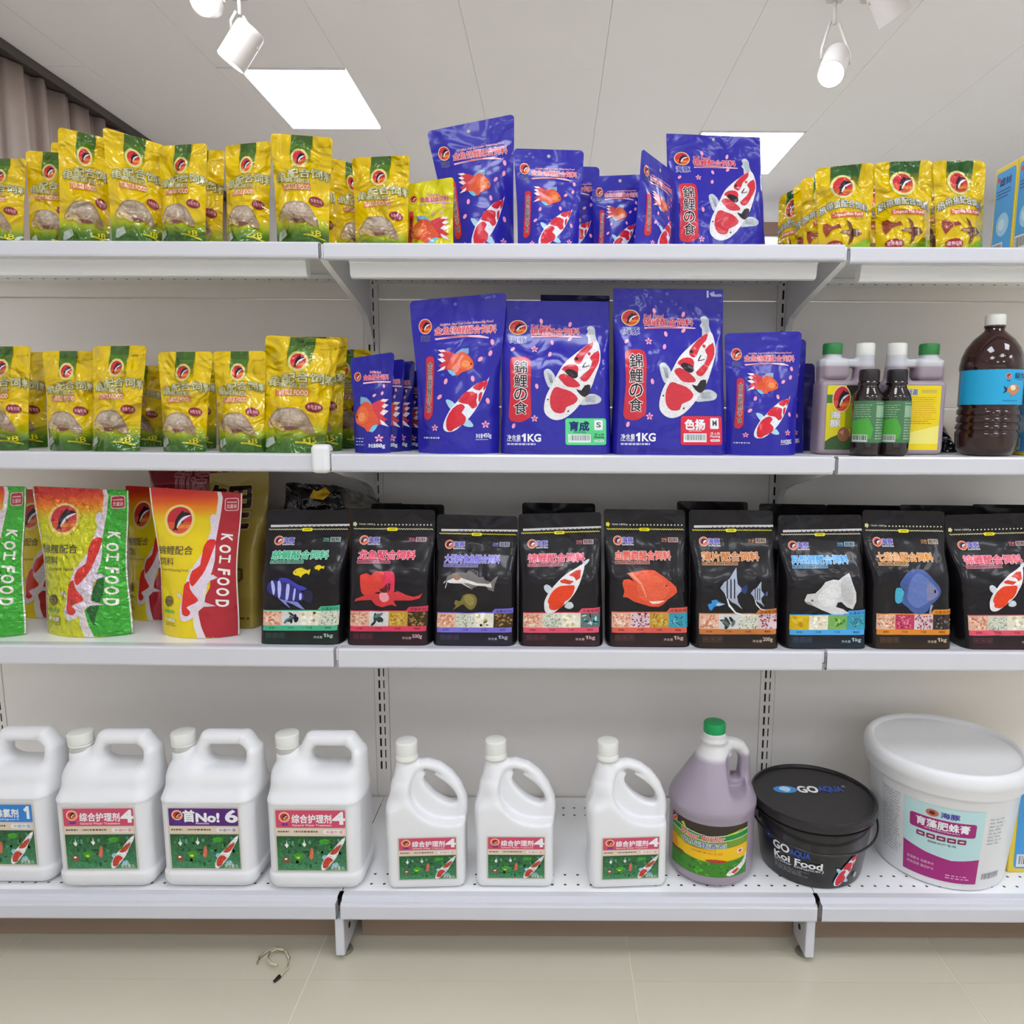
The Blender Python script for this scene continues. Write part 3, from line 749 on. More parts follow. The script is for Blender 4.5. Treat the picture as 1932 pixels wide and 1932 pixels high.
# ---- black series
BB = [(90, 305), (868, 310), (100, 1652), (925, 1655)]
def swatch(a, kind, x0, y0, x1, y1, seed):
    P = 'ingredient_pictures'; rnd = random.Random(seed)
    base, blobs, rx, ry, n = {
        'shrimp': ((222, 176, 152), [(206, 134, 104), (238, 214, 196), (196, 120, 92)], 17, 8, 34),
        'mussel': ((206, 206, 206), [(24, 34, 34), (40, 56, 54), (96, 110, 108)], 46, 16, 7),
        'garlic': ((226, 220, 200), [(236, 232, 216), (206, 188, 140), (244, 242, 232)], 22, 17, 14),
        'herb': ((206, 208, 192), [(150, 152, 120), (232, 234, 224), (110, 116, 84)], 7, 5, 60),
        'worm': ((190, 148, 50), [(214, 176, 76), (150, 104, 24), (226, 192, 96)], 22, 5, 40),
        'bean': ((60, 44, 24), [(140, 108, 60), (96, 72, 40), (166, 130, 60)], 13, 11, 28),
        'redbean': ((212, 190, 196), [(140, 30, 50), (110, 24, 44), (170, 60, 80)], 8, 7, 48),
        'pinkworm': ((190, 60, 96), [(220, 110, 140), (150, 30, 60), (232, 140, 160)], 15, 5, 40),
        'krill': ((56, 150, 172), [(24, 60, 90), (120, 200, 210), (30, 40, 60)], 34, 3, 12),
        'mixed': ((96, 110, 110), [(60, 190, 190), (30, 40, 40), (200, 220, 220)], 26, 8, 12),
        'oil': ((206, 170, 20), [(222, 190, 40), (180, 140, 10)], 40, 20, 4),
        'leaf': ((120, 170, 90), [(60, 140, 40), (40, 110, 30), (150, 200, 110)], 34, 12, 6),
        'pepper': ((52, 44, 44), [(96, 84, 84), (30, 24, 24), (120, 106, 100)], 12, 11, 26)}[kind]
    a.rect(P, x0, y0, x1, y1, base, 2)
    for i in range(n):
        r1, r2 = rx * rnd.uniform(.7, 1.2), ry * rnd.uniform(.7, 1.2)
        x = rnd.uniform(x0 + r1, max(x0 + r1, x1 - r1)); y = rnd.uniform(y0 + r1 * .8, max(y0 + r1 * .8, y1 - r1 * .8))
        a.ell(P, x, y, r1, r2, blobs[i % len(blobs)], 3 + i % 3, 8, rnd.uniform(0, 3.1))
def art_black(c, title, eng, wt, sw, zip_c=(226, 214, 20), seed=1, foil=False, feed='沉性'):
    a = Art(BB)
    c = np.array(c, float); pale = 0.35 * c + 0.65 * 255
    dk = np.array((23, 20, 24.)); tint = dk * 0.7 + c * 0.17
    for k in range(3):
        f = lambda x, y: dk + (tint - dk) * min(1, max(0, (y - 1490) / 150))
        a.rect('tinted_base', 150, 1505 + 46 * k, 880, 1551 + 46 * k, f, 1)
    P = 'zip_strip'
    for k in range(64):
        x = 118 + k * 11.6
        a.poly(P, [(x, 498 + 5 * (k % 2)), (x + 9, 498 + 5 * (k % 2)), (x + 12, 508 + 5 * (k % 2)), (x + 3, 508 + 5 * (k % 2))], zip_c if k % 7 else (220, 216, 170), 1)
    a.rrect(P, 430, 492, 530, 524, 14, (236, 224, 20), 2); a.text(P, 'ZIPPER', 448, 500, 512, 516, (90, 90, 20), 3, 0.01)
    if foil:
        a.poly(P, [(135, 458), (880, 452), (880, 474), (135, 482)], (206, 204, 206), 1)
        for k in range(14): a.poly(P, [(300 + 42 * k, 470), (322 + 42 * k, 470), (311 + 42 * k, 482)], (60, 56, 60), 2)
    else:
        a.poly(P, [(112, 440), (130, 440), (130, 430), (150, 458), (130, 488), (130, 474), (112, 474)], zip_c, 1)
        a.text(P, 'TEAR HERE', 165, 450, 300, 466, (200, 196, 180), 1, 0.01)
        for k in range(17): a.poly(P, [(306 + 33 * k, 453), (322 + 33 * k, 462), (306 + 33 * k, 471)], (222, 216, 190), 1)
    a.ell('brand_logo', 222, 617, 44, 46, (240, 190, 160), 1, 24); a.ell('brand_logo', 222, 617, 38, 40, (206, 96, 70), 2, 24)
    a.poly('brand_logo', [(200, 640), (196, 615), (212, 592), (240, 594), (256, 612), (236, 606), (222, 616), (216, 636)], (30, 24, 60), 3, 3)
    a.poly('brand_logo', [(216, 630), (222, 612), (240, 604), (250, 612), (232, 620), (224, 632)], (220, 226, 244), 4, 2)
    a.text('brand_lettering', '海豚', 264, 588, 370, 642, (74, 60, 160), 5, 0.03, out=(0.1, (214, 210, 240)))
    a.text('brand_lettering', 'DOLPHIN KING', 262, 650, 374, 664, (222, 220, 236), 4, 0.03)
    a.text('feed_type_text', feed, 640, 592, 698, 632, c * 0.7 + 60, 4, 0.01)
    a.rrect('feed_type_text', 706, 586, 806, 634, 6, c * 0.25 + 120, 3); a.text('feed_type_text', '粒料', 716, 592, 796, 628, (70, 64, 66), 4, 0.02)
    a.text('title_lettering', title, 190, 716, 722, 794, c, 5, 0.035, out=(0.1, pale))
    w = min(330, 26 * len(eng)); a.rrect('title_lettering', 184, 802, 190 + w, 834, 8, c * 0.55 + 70, 3)
    a.text('title_lettering', eng, 192, 808, 184 + w, 828, (50, 40, 44), 5, 0.01)
    P = 'series_tab'
    a.poly(P, [(668, 1300), (706, 1254), (876, 1248), (876, 1300)], c, 2); a.text(P, '众荟系列', 714, 1264, 860, 1294, c * 0.35, 4, 0.0)
    a.rect(P, 152, 1292, 876, 1302, c, 2); a.rect(P, 156, 1452, 870, 1506, c, 2)
    for k in range(4):
        swatch(a, sw[k], 153 + 181 * k, 1302, 153 + 181 * (k + 1), 1452, seed * 10 + k)
        a.text(P, ('虾粉', '贝肉', '大蒜', '螺旋藻')[k], 215 + 181 * k, 1466, 272 + 181 * k, 1486, c * 0.3, 4, 0.0)
    P = 'weight_text'
    a.text(P, '净含量', 650, 1560, 738, 1586, pale * 0.8, 4, 0.01); a.text(P, wt, 746, 1536, 836, 1584, pale * 0.85, 4, 0.02)
    for k in range(3): 
        a.rrect(P, 188 + 64 * k, 1530, 240 + 64 * k, 1582, 6, tint * 1.9, 3); a.rrect(P, 193 + 64 * k, 1535, 235 + 64 * k, 1577, 5, tint * 1.0, 4); a.ell(P, 214 + 64 * k, 1556, 12, 9, tint * 1.9, 5, 8)
    return a
def fish_cichlid():
    a = Art([(512, 490), (1270, 490), (475, 1725), (1240, 1735)]); P = 'fish_picture'
    def mini(cx, cy, s):
        a.poly(P, [(cx - 75 * s, cy), (cx - 50 * s, cy - 30 * s), (cx, cy - 42 * s), (cx + 40 * s, cy - 25 * s), (cx + 55 * s, cy - 18 * s), (cx + 78 * s, cy - 28 * s), (cx + 72 * s, cy + 22 * s), (cx + 50 * s, cy + 5 * s), (cx + 10 * s, cy + 25 * s), (cx + 2 * s, cy + 45 * s), (cx - 20 * s, cy + 28 * s), (cx - 55 * s, cy + 22 * s)], (222, 196, 24), 2, 2)
        a.ell(P, cx - 52 * s, cy - 4 * s, 6 * s, 6 * s, (30, 30, 20), 3, 6); a.poly(P, [(cx - 20 * s, cy - 44 * s), (cx + 40 * s, cy - 30 * s), (cx + 40 * s, cy - 22 * s)], (60, 50, 20), 3)
    mini(880, 1050, 1.0); mini(1036, 1010, 0.58)
    a.poly(P, [(680, 1110), (720, 1092), (790, 1110), (860, 1160), (935, 1190), (900, 1215), (840, 1200), (780, 1165)], (62, 66, 170), 2, 2)
    a.poly(P, [(575, 1190), (590, 1140), (640, 1116), (700, 1122), (780, 1150), (850, 1195), (900, 1240), (900, 1300), (850, 1310), (780, 1312), (700, 1290), (640, 1262), (590, 1230)], (52, 46, 120), 3, 3)
    for q in ([(612, 1130), (632, 1125), (648, 1190), (640, 1250), (625, 1240)], [(672, 1130), (698, 1128), (704, 1200), (690, 1280), (674, 1272)], [(752, 1155), (780, 1160), (772, 1230), (760, 1300), (738, 1295)], [(820, 1195), (836, 1205), (822, 1300), (805, 1300)], [(868, 1240), (888, 1245), (884, 1296), (866, 1296)]):
        a.poly(P, q, (176, 184, 232), 4, 2)
    a.poly(P, [(680, 1290), (760, 1312), (850, 1320), (915, 1395), (880, 1385), (800, 1340), (740, 1320), (785, 1385), (730, 1340)], (128, 134, 206), 2)
    a.poly(P, [(895, 1235), (960, 1205), (990, 1250), (970, 1330), (900, 1300)], (38, 36, 62), 2, 2)
    return a
def fish_arowana():
    a = Art([(1285, 485), (2030, 490), (1250, 1740), (2035, 1745)]); P = 'fish_picture'
    a.poly(P, [(1400, 1110), (1405, 1075), (1460, 1060), (1495, 1078), (1530, 1045), (1600, 1042), (1690, 1048), (1710, 1100), (1708, 1180), (1700, 1230), (1640, 1250), (1560, 1230), (1500, 1262), (1440, 1262), (1408, 1220)], (212, 62, 52), 2, 3)
    a.poly(P, [(1600, 1045), (1690, 1050), (1708, 1110), (1700, 1220), (1650, 1230), (1610, 1130)], (214, 50, 82), 3, 2)
    a.poly(P, [(1340, 1345), (1360, 1295), (1440, 1262), (1540, 1245), (1600, 1250), (1680, 1240), (1740, 1222), (1820, 1260), (1880, 1275), (1930, 1262), (1960, 1240), (1935, 1290), (1860, 1310), (1760, 1310), (1700, 1312), (1730, 1368), (1680, 1350), (1600, 1372), (1540, 1355), (1500, 1305), (1400, 1310), (1350, 1320)], (206, 56, 62), 3)
    a.poly(P, [(1580, 1240), (1640, 1236), (1660, 1290), (1640, 1320), (1600, 1320), (1575, 1285)], (232, 150, 160), 4, 2)
    for q in ([(1570, 1210), (1610, 1190), (1640, 1150), (1650, 1200), (1640, 1236), (1600, 1235)], [(1650, 1150), (1672, 1146), (1670, 1200), (1655, 1240)]): a.poly(P, q, (90, 24, 30), 5)
    return a
def fish_catfish():
    a = Art([(235, 360), (1000, 385), (190, 1625), (1000, 1630)]); P = 'fish_picture'
    a.poly(P, [(335, 975), (350, 940), (400, 912), (470, 905), (530, 910), (545, 890), (590, 880), (636, 900), (640, 950), (690, 945), (710, 975), (760, 990), (795, 960), (832, 935), (800, 1010), (790, 1085), (740, 1070), (720, 1035), (640, 1030), (600, 1045), (580, 1065), (550, 1045), (480, 1010), (420, 1008), (360, 998)], (112, 108, 106), 2)
    a.poly(P, [(340, 985), (400, 960), (470, 950), (540, 975), (640, 1005), (740, 1010), (760, 1000), (775, 1050), (700, 1030), (620, 1025), (540, 1005), (460, 1005), (370, 1000)], (222, 216, 210), 3)
    a.poly(P, [(400, 925), (450, 925), (475, 960), (440, 975), (410, 960)], (150, 110, 84), 4, 2); a.poly(P, [(560, 888), (600, 886), (630, 905), (632, 940), (600, 915)], (60, 54, 56), 3)
    for q in ([(345, 990), (325, 1050), (332, 1050), (352, 992)], [(330, 980), (312, 1000), (318, 1005), (338, 985)], [(480, 1005), (560, 1050), (565, 1044), (490, 1000)]): a.poly(P, q, (200, 196, 190), 4)
    a.poly(P, [(430, 1165), (470, 1180), (500, 1120), (560, 1105), (610, 1120), (632, 1170), (615, 1230), (580, 1262), (540, 1250), (500, 1210), (460, 1230), (400, 1268), (430, 1225), (415, 1205)], (118, 106, 50), 2, 2)
    a.poly(P, [(510, 1130), (560, 1118), (600, 1150), (600, 1210), (560, 1225), (520, 1190)], (142, 130, 66), 3, 2)
    return a
def fish_koi(q, pts):
    """white koi with one big orange patch"""
    a = Art(q); P = 'koi_picture'; ox, oy, s = pts
    T = lambda L: [(ox + x * s, oy + y * s) for x, y in L]
    a.poly(P, T([(1260, 1240), (1262, 1190), (1290, 1120), (1330, 1060), (1390, 990), (1470, 920), (1560, 870), (1620, 835), (1640, 850), (1610, 960), (1575, 1050), (1530, 1130), (1470, 1200), (1400, 1262), (1340, 1305), (1290, 1308), (1265, 1280)]), (226, 222, 224), 2, 3)
    for L in ([(1615, 850), (1630, 815), (1680, 788), (1684, 808), (1640, 850)], [(1310, 1115), (1268, 1085), (1255, 1040), (1285, 1020), (1330, 1055)], [(1450, 1245), (1480, 1195), (1520, 1200), (1536, 1240), (1500, 1264)]): a.poly(P, T(L), (196, 206, 214), 1, 2)
    a.poly(P, T([(1292, 1190), (1330, 1100), (1400, 1040), (1480, 1030), (1545, 1034), (1530, 1110), (1490, 1165), (1450, 1190), (1440, 1230), (1370, 1275), (1310, 1262), (1305, 1215)]), (224, 66, 32), 3, 3)
    a.poly(P, T([(1405, 985), (1450, 968), (1540, 990), (1500, 1020), (1420, 1005)]), (206, 60, 40), 3); a.poly(P, T([(1490, 935), (1560, 890), (1606, 885), (1600, 960), (1560, 985), (1540, 950)]), (206, 60, 40), 3)
    return a
def fish_parrot():
    a = Art(BB); P = 'fish_picture'; O = (222, 82, 52)
    a.poly(P, [(250, 1010), (262, 975), (310, 968), (350, 985), (378, 1008), (330, 950), (298, 912), (400, 895), (480, 882), (560, 888), (640, 940), (720, 1000), (765, 1045), (775, 1095), (740, 1130), (690, 1165), (640, 1220), (600, 1245), (520, 1240), (440, 1215), (360, 1190), (300, 1150), (256, 1145), (270, 1090)], O, 2)
    a.poly(P, [(400, 960), (480, 910), (560, 920), (640, 980), (700, 1060), (680, 1130), (600, 1180), (480, 1180), (400, 1130)], (228, 96, 66), 3, 3)
    a.poly(P, [(300, 914), (345, 905), (440, 1010), (485, 1150), (478, 1152), (425, 1020)], (236, 150, 120), 4)
    a.ell(P, 672, 1030, 9, 9, (40, 24, 20), 5, 10); a.poly(P, [(505, 1188), (660, 1180), (600, 1210), (540, 1214)], (244, 214, 196), 4)
    return a
def fish_angel():
    a = Art([(915, 315), (1720, 320), (920, 1660), (1750, 1665)]); P = 'fish_picture'
    def angel(ox, oy, s, tail):
        T = lambda L: [(ox + x * s, oy + y * s) for x, y in L]
        a.poly(P, T([(0, 190), (40, 130), (90, 100), (130, 40), (165, 0), (160, 80), (165, 150), (200, 190), (255, 165), (250, 230), (195, 225), (160, 270), (170, 330), (210, 400), (150, 350), (110, 330), (60, 280), (40, 240)]), (164, 172, 190), 2)
        a.poly(P, T([(45, 240), (62, 260), (90, 350), (150, 430), (240, 462), (230, 466), (140, 440), (80, 370)]), (226, 230, 236), 3)
        for x in (60, 96, 130): a.poly(P, T([(x, 110), (x + 12, 100), (x + 12, 300), (x, 290)]), (40, 40, 60), 4)
        a.poly(P, T(tail), (40, 60, 110), 3); a.ell(P, ox + 28 * s, oy + 185 * s, 5 * s, 5 * s, (20, 20, 20), 4, 6)
    angel(1168, 862, 1.0, [(200, 190), (250, 150), (262, 190), (240, 250), (200, 225)]); angel(1458, 988, 0.62, [(200, 190), (250, 150), (245, 230), (200, 225)])
    a.poly(P, [(1050, 1215), (1090, 1200), (1085, 1175), (1130, 1165), (1160, 1190), (1218, 1212), (1160, 1232), (1115, 1235), (1085, 1278), (1065, 1260)], (48, 138, 206), 2)
    a.poly(P, [(1140, 1200), (1216, 1212), (1160, 1228), (1130, 1222)], (190, 196, 200), 3)
    return a
def fish_white():
    a = Art([(75, 290), (728, 285), (65, 1325), (705, 1320)]); P = 'fish_picture'
    a.poly(P, [(218, 935), (240, 885), (300, 878), (345, 835), (380, 790), (440, 772), (485, 775), (520, 750), (572, 722), (588, 800), (612, 870), (612, 940), (585, 1002), (540, 985), (500, 945), (472, 950), (458, 985), (510, 1000), (550, 1030), (500, 1045), (430, 1046), (400, 1030), (350, 1010), (300, 985), (240, 962)], (206, 206, 206), 2)
    a.poly(P, [(320, 900), (400, 820), (480, 800), (500, 860), (470, 930), (400, 980), (340, 960)], (220, 220, 220), 3, 2); a.poly(P, [(500, 790), (560, 750), (590, 860), (580, 960), (510, 920)], (192, 192, 194), 3, 2)
    a.ell(P, 278, 934, 10, 8, (110, 110, 110), 4, 10); a.ell(P, 278, 934, 4, 4, (30, 30, 30), 5, 6); a.poly(P, [(220, 945), (260, 950), (300, 985), (240, 962)], (150, 150, 150), 3)
    return a
def fish_discus():
    a = Art([(695, 250), (1330, 262), (700, 1305), (1335, 1308)]); P = 'fish_picture'
    a.poly(P, [(875, 880), (885, 825), (930, 828), (950, 855), (935, 920), (910, 945), (880, 935)], (72, 168, 196), 2, 2)
    a.poly(P, [(945, 860), (910, 800), (950, 740), (1000, 700), (1070, 688), (1120, 705), (1170, 765), (1215, 820), (1222, 870), (1190, 920), (1150, 960), (1130, 1000), (1080, 1028), (1020, 1020), (970, 975), (925, 930)], (70, 92, 152), 2, 3)
    a.poly(P, [(970, 860), (1000, 760), (1060, 720), (1130, 760), (1190, 830), (1180, 890), (1110, 950), (1040, 980), (980, 930)], (96, 116, 176), 3, 3)
    a.poly(P, [(1120, 780), (1190, 830), (1205, 870), (1170, 910), (1120, 920)], (126, 126, 160), 4, 2)
    a.ell(P, 1179, 852, 9, 14, (24, 26, 60), 5, 12); a.poly(P, [(1150, 955), (1168, 960), (1150, 1030), (1130, 1056), (1140, 1010)], (150, 150, 180), 1)
    return a
TEAL, PINK, PURP, ROSE, CORAL, ORNG, SKY, AMBER = (70, 176, 134), (216, 60, 92), (118, 108, 206), (222, 84, 108), (216, 92, 78), (196, 116, 54), (74, 160, 222), (214, 134, 44)
def art_box(x=1):
    a = Art(UNIT)
    a.rrect('box_print', 7, 5, 93, 95, 5, (60, 150, 214), 1)
    a.ell('box_print', 50, 60, 28, 12, (150, 196, 226), 2, 16); a.ell('box_print', 46, 60, 14, 6, (190, 214, 230), 3, 12)
    a.text('box_print', '滤材', 24, 12, 76, 20, (30, 40, 120), 3, 0.02); a.ell('box_print', 18, 12, 6, 2.4, (206, 40, 60), 3, 10)
    a.lines('box_print', 14, 24, 80, 34, 3, (36, 70, 150), 3, 0.35, 4, chunk=4)
    a.barcode('box_print', 10, 78, 58, 93, (70, 70, 70), 4, 2, (222, 222, 220))
    return a

# ---- jerrycan label (drawn on a 640 x 620 canvas)
LAB = [(0, 0), (640, 0), (0, 620), (640, 620)]
def art_jerry(band, title, num, eng, big=False):
    a = Art(LAB); P = 'label_sheet'
    a.rrect(P, 0, 0, 640, 620, 16, (206, 198, 186), 0)
    a.rrect(P, 16, 16, 628, 186, 10, band, 1); a.rect(P, 16, 192, 628, 258, (222, 204, 178), 1)
    a.ell('brand_logo', 92, 82, 50, 50, (236, 190, 150), 2, 24); logo(a, 92, 82, 41, 41, 2)
    a.text('brand_logo', '海豚', 62, 140, 124, 166, (70, 60, 170), 3, 0.02)
    if big:
        a.text('title_lettering', '首', 145, 34, 245, 146, WHITE, 3, 0.04); a.text('title_lettering', 'No!', 260, 62, 460, 146, WHITE, 3, 0.05)
    else: a.text('title_lettering', title, 158, 58, 506, 140, WHITE, 3, 0.03)
    a.text('title_lettering', eng, 160 if not big else 250, 150, 506 if not big else 370, 170, (244, 224, 228), 3, 0.01)
    a.text('product_number', num, 522 if num != '1' else 560, 34, 620 if num != '1' else 602, 148, WHITE, 4, 0.034); 
    a.lines('small_print', 30, 216, 140, 234, 1, (90, 70, 60), 2, 0.8, 3, chunk=12); a.lines('small_print', 175, 216, 400, 234, 1, (90, 70, 60), 2, 0.8, 4, chunk=12)
    a.rrect('small_print', 430, 204, 612, 248, 18, (236, 232, 228), 2); a.text('small_print', '杀菌剂', 452, 212, 560, 240, band, 3, 0.0); a.ring('small_print', 588, 226, 17, 17, 4, band, 3, 16); a.rect('small_print', 580, 223, 596, 229, band, 3); a.rect('small_print', 585, 218, 591, 234, band, 3)
    P = 'pond_picture'; rnd = random.Random(11)
    def gr(x, y):
        t = (y - 265) / 345.0; return np.array((36, 84, 46.)) * (1 - t) + np.array((70, 140, 96.)) * t
    for k in range(4): a.rect(P, 16, 268 + 84 * k, 628, 268 + 84 * (k + 1), gr, 1)
    for _ in range(70):
        x, y = rnd.uniform(45, 600), rnd.uniform(290, 580); a.ell(P, x, y, rnd.uniform(8, 30), rnd.uniform(5, 16), rnd.choice([(44, 120, 40), (36, 96, 60), (60, 140, 70), (86, 150, 110), (30, 72, 40), (52, 128, 90)]), 2, 8, rnd.uniform(0, 3))
    a.ell(P, 205, 460, 46, 30, (60, 160, 30), 3, 12); a.ell(P, 200, 478, 18, 12, (232, 206, 60), 4, 8); a.ell(P, 440, 320, 50, 26, (60, 150, 40), 3, 12)
    for x, y in ((100, 350), (255, 340)): a.poly(P, [(x - 16, y), (x, y - 12), (x + 4, y - 50), (x + 10, y - 10), (x + 22, y + 6), (x + 4, y + 34)], (226, 232, 226), 4)
    a.poly(P, [(300, 480), (310, 400), (330, 380), (338, 440), (326, 490)], (206, 110, 80), 4, 2); a.poly(P, [(60, 470), (120, 490), (110, 530), (80, 520)], (150, 70, 50), 4, 2); a.ell(P, 92, 490, 14, 10, (230, 226, 220), 5, 8)
    for q, c, l in (([(400, 590), (410, 530), (450, 460), (510, 400), (560, 330), (622, 272), (610, 330), (570, 400), (540, 470), (480, 550), (430, 600)], (222, 222, 222), 5),
                    ([(412, 470), (440, 450), (470, 470), (430, 500)], (150, 200, 216), 4), ([(500, 540), (540, 520), (560, 560), (510, 570)], (150, 190, 206), 4),
                    ([(415, 560), (430, 500), (470, 470), (510, 500), (480, 530), (460, 570), (430, 580)], (196, 62, 46), 6), ([(480, 440), (540, 370), (590, 350), (560, 410), (530, 440)], (180, 66, 44), 6)):
        a.poly(P, q, c, l, 2)
    a.text('volume_text', '净含量:5L', 486, 556, 612, 596, (206, 226, 206), 5, 0.01)
    return a
def art_purifier():
    a = Art(LAB); P = 'label_sheet'
    a.rect(P, 0, 0, 640, 620, (54, 44, 36), 0)
    def band(pts, c, l): a.poly('label_sheet', pts, c, l)
    band([(0, 150), (320, 175), (640, 150), (640, 620), (0, 620)], (120, 150, 40), 1)
    band([(0, 250), (200, 300), (640, 240), (640, 400), (300, 440), (0, 400)], (236, 190, 16), 2)
    band([(0, 250), (60, 250), (80, 400), (0, 400)], (232, 150, 20), 3)
    band([(0, 400), (300, 440), (640, 400), (640, 620), (0, 620)], (62, 130, 34), 3)
    band([(10, 76), (320, 128), (640, 70), (640, 150), (320, 200), (10, 160)], (224, 236, 210), 3); band([(10, 84), (320, 136), (640, 78), (640, 142), (320, 192), (10, 150)], (26, 134, 56), 4)
    a.poly('label_sheet', [(460, 96), (560, 60), (640, 62), (640, 72), (570, 70), (480, 110)], (180, 210, 30), 5); a.poly('label_sheet', [(100, 60), (130, 40), (150, 90), (140, 100)], (200, 200, 30), 5)
    a.text('title_lettering', 'Water Purifier', 110, 118, 440, 186, (206, 44, 60), 6, 0.02, out=(0.08, (240, 232, 220)), shear=0.15, arc=-10)
    a.text('title_lettering', '水质澄清剂', 110, 210, 450, 272, (40, 60, 150), 6, 0.01, out=(0.08, (226, 236, 226)), arc=-8)
    a.text('small_print', '快速净化水质', 200, 318, 430, 346, (214, 96, 50), 5, 0.0); a.lines('small_print', 130, 290, 460, 306, 1, (220, 130, 50), 5, 0.6, 2, chunk=14)
    a.rect('small_print', 540, 290, 590, 340, (240, 226, 220), 5); a.ell('small_print', 565, 315, 16, 18, (206, 50, 50), 6, 8)
    rnd = random.Random(8)
    for _ in range(60): a.ell('pond_picture', rnd.uniform(20, 620), rnd.uniform(440, 600), rnd.uniform(8, 24), rnd.uniform(4, 12), rnd.choice([(40, 150, 30), (30, 100, 30), (90, 170, 50), (60, 90, 40)]), 4, 8, rnd.uniform(0, 3))
    a.poly('pond_picture', [(0, 410), (120, 400), (160, 430), (60, 440), (0, 440)], (90, 80, 50), 5); a.poly('pond_picture', [(300, 420), (380, 398), (460, 420), (440, 440), (370, 446)], (170, 60, 44), 5, 2)
    a.poly('pond_picture', [(460, 590), (480, 540), (540, 500), (600, 440), (625, 350), (630, 450), (600, 520), (540, 580), (490, 606)], (226, 224, 222), 6, 2); a.poly('pond_picture', [(500, 560), (540, 520), (560, 540), (520, 580)], (200, 56, 50), 7, 2)
    logo(a, 20, 45, 45, 60, 5)
    return a
def art_dose(front=True):
    a = Art(LAB); P = 'label_sheet'
    if front:
        a.rrect(P, 0, 0, 640, 620, 20, (222, 206, 20), 0)
        a.rect(P, 250, 0, 640, 90, (52, 50, 40), 1); a.rect(P, 0, 90, 640, 170, (60, 120, 50), 1); a.rect(P, 250, 170, 640, 420, (150, 160, 30), 1); a.rect(P, 330, 300, 640, 620, (196, 170, 20), 2)
        logo(a, 190, 130, 120, 130, 2)
        a.text('title_lettering', '海豚', 60, 250, 190, 400, WHITE, 3, 0.03, out=(0.07, (150, 150, 110)), vert=True)
        a.poly('turtle_picture', [(0, 540), (80, 500), (180, 470), (300, 480), (420, 520), (640, 540), (640, 620), (0, 620)], (60, 90, 50), 3); a.ell('turtle_picture', 240, 470, 80, 70, (150, 100, 70), 4, 16)
        a.poly('turtle_picture', [(180, 450), (240, 420), (240, 480)], (190, 150, 110), 5)
    else:
        a.rrect(P, 0, 0, 640, 620, 14, (234, 208, 20), 0)
        a.text('title_lettering', '硝化活菌', 60, 36, 330, 90, (50, 70, 160), 3, 0.02, out=(0.08, (220, 226, 230)))
        a.rect('title_lettering', 380, 40, 580, 70, (206, 180, 70), 2)
        a.lines('small_print', 250, 110, 600, 340, 11, (214, 150, 30), 2, 0.3, 4, chunk=26); a.lines('small_print', 250, 340, 540, 380, 2, (206, 80, 40), 2, 0.3, 5, chunk=26)
        a.poly(P, [(200, 460), (640, 380), (640, 560), (200, 560)], (238, 226, 120), 1)
    return a
def art_green_label(seed=1):
    a = Art(LAB); P = 'label_sheet'
    a.rect(P, 0, 0, 640, 620, (72, 118, 78), 0); a.poly(P, [(0, 300), (250, 250), (330, 420), (300, 560), (0, 600)], (72, 160, 56), 1)
    a.lines('small_print', 30, 60, 300, 260, 6, (150, 186, 150), 2, 0.3, seed, chunk=40); a.lines('small_print', 360, 30, 620, 590, 14, (150, 180, 154), 2, 0.4, seed + 3, chunk=50)
    a.rect('small_print', 360, 80, 600, 230, (140, 176, 146), 1)
    a.barcode('barcode', 20, 500, 250, 605, (60, 70, 60), 4, seed, (196, 208, 196))
    return a
def art_probiotic():
    a = Art([(0, 0), (1600, 0), (0, 620), (1600, 620)]); P = 'label_sheet'
    a.rect(P, 0, 0, 1600, 620, (30, 164, 214), 0)
    logo(a, 900, 120, 52, 52); a.text('brand_logo', '海豚', 872, 186, 930, 212, (50, 60, 150), 3, 0.02)
    a.text('title_lettering', '益生菌', 1010, 60, 1400, 156, (24, 50, 110), 3, 0.02); a.text('title_lettering', 'Probiotics', 1060, 170, 1240, 192, (24, 60, 120), 3, 0.0)
    T = lambda L: [(x + 560 + (x - 430) * .25, y) for x, y in L]
    a.poly('fish_picture', T([(290, 290), (350, 325), (390, 285), (450, 260), (520, 285), (560, 340), (520, 400), (460, 450), (400, 420), (350, 390), (290, 430), (318, 365)]), (196, 130, 84), 2, 2)
    a.poly('fish_picture', T([(290, 290), (350, 330), (345, 390), (290, 430), (318, 365)]), (36, 50, 80), 3); a.poly('fish_picture', T([(390, 300), (450, 275), (480, 340), (420, 370)]), (226, 220, 190), 3, 2)
    a.poly('fish_picture', T([(400, 420), (440, 440), (430, 490), (405, 470)]), (190, 100, 60), 2); a.ell('fish_picture', 1098, 340, 9, 9, (20, 20, 20), 4, 8)
    a.lines('small_print', 820, 545, 1130, 565, 1, (16, 90, 140), 2, 0.7, 3, chunk=18)
    return a
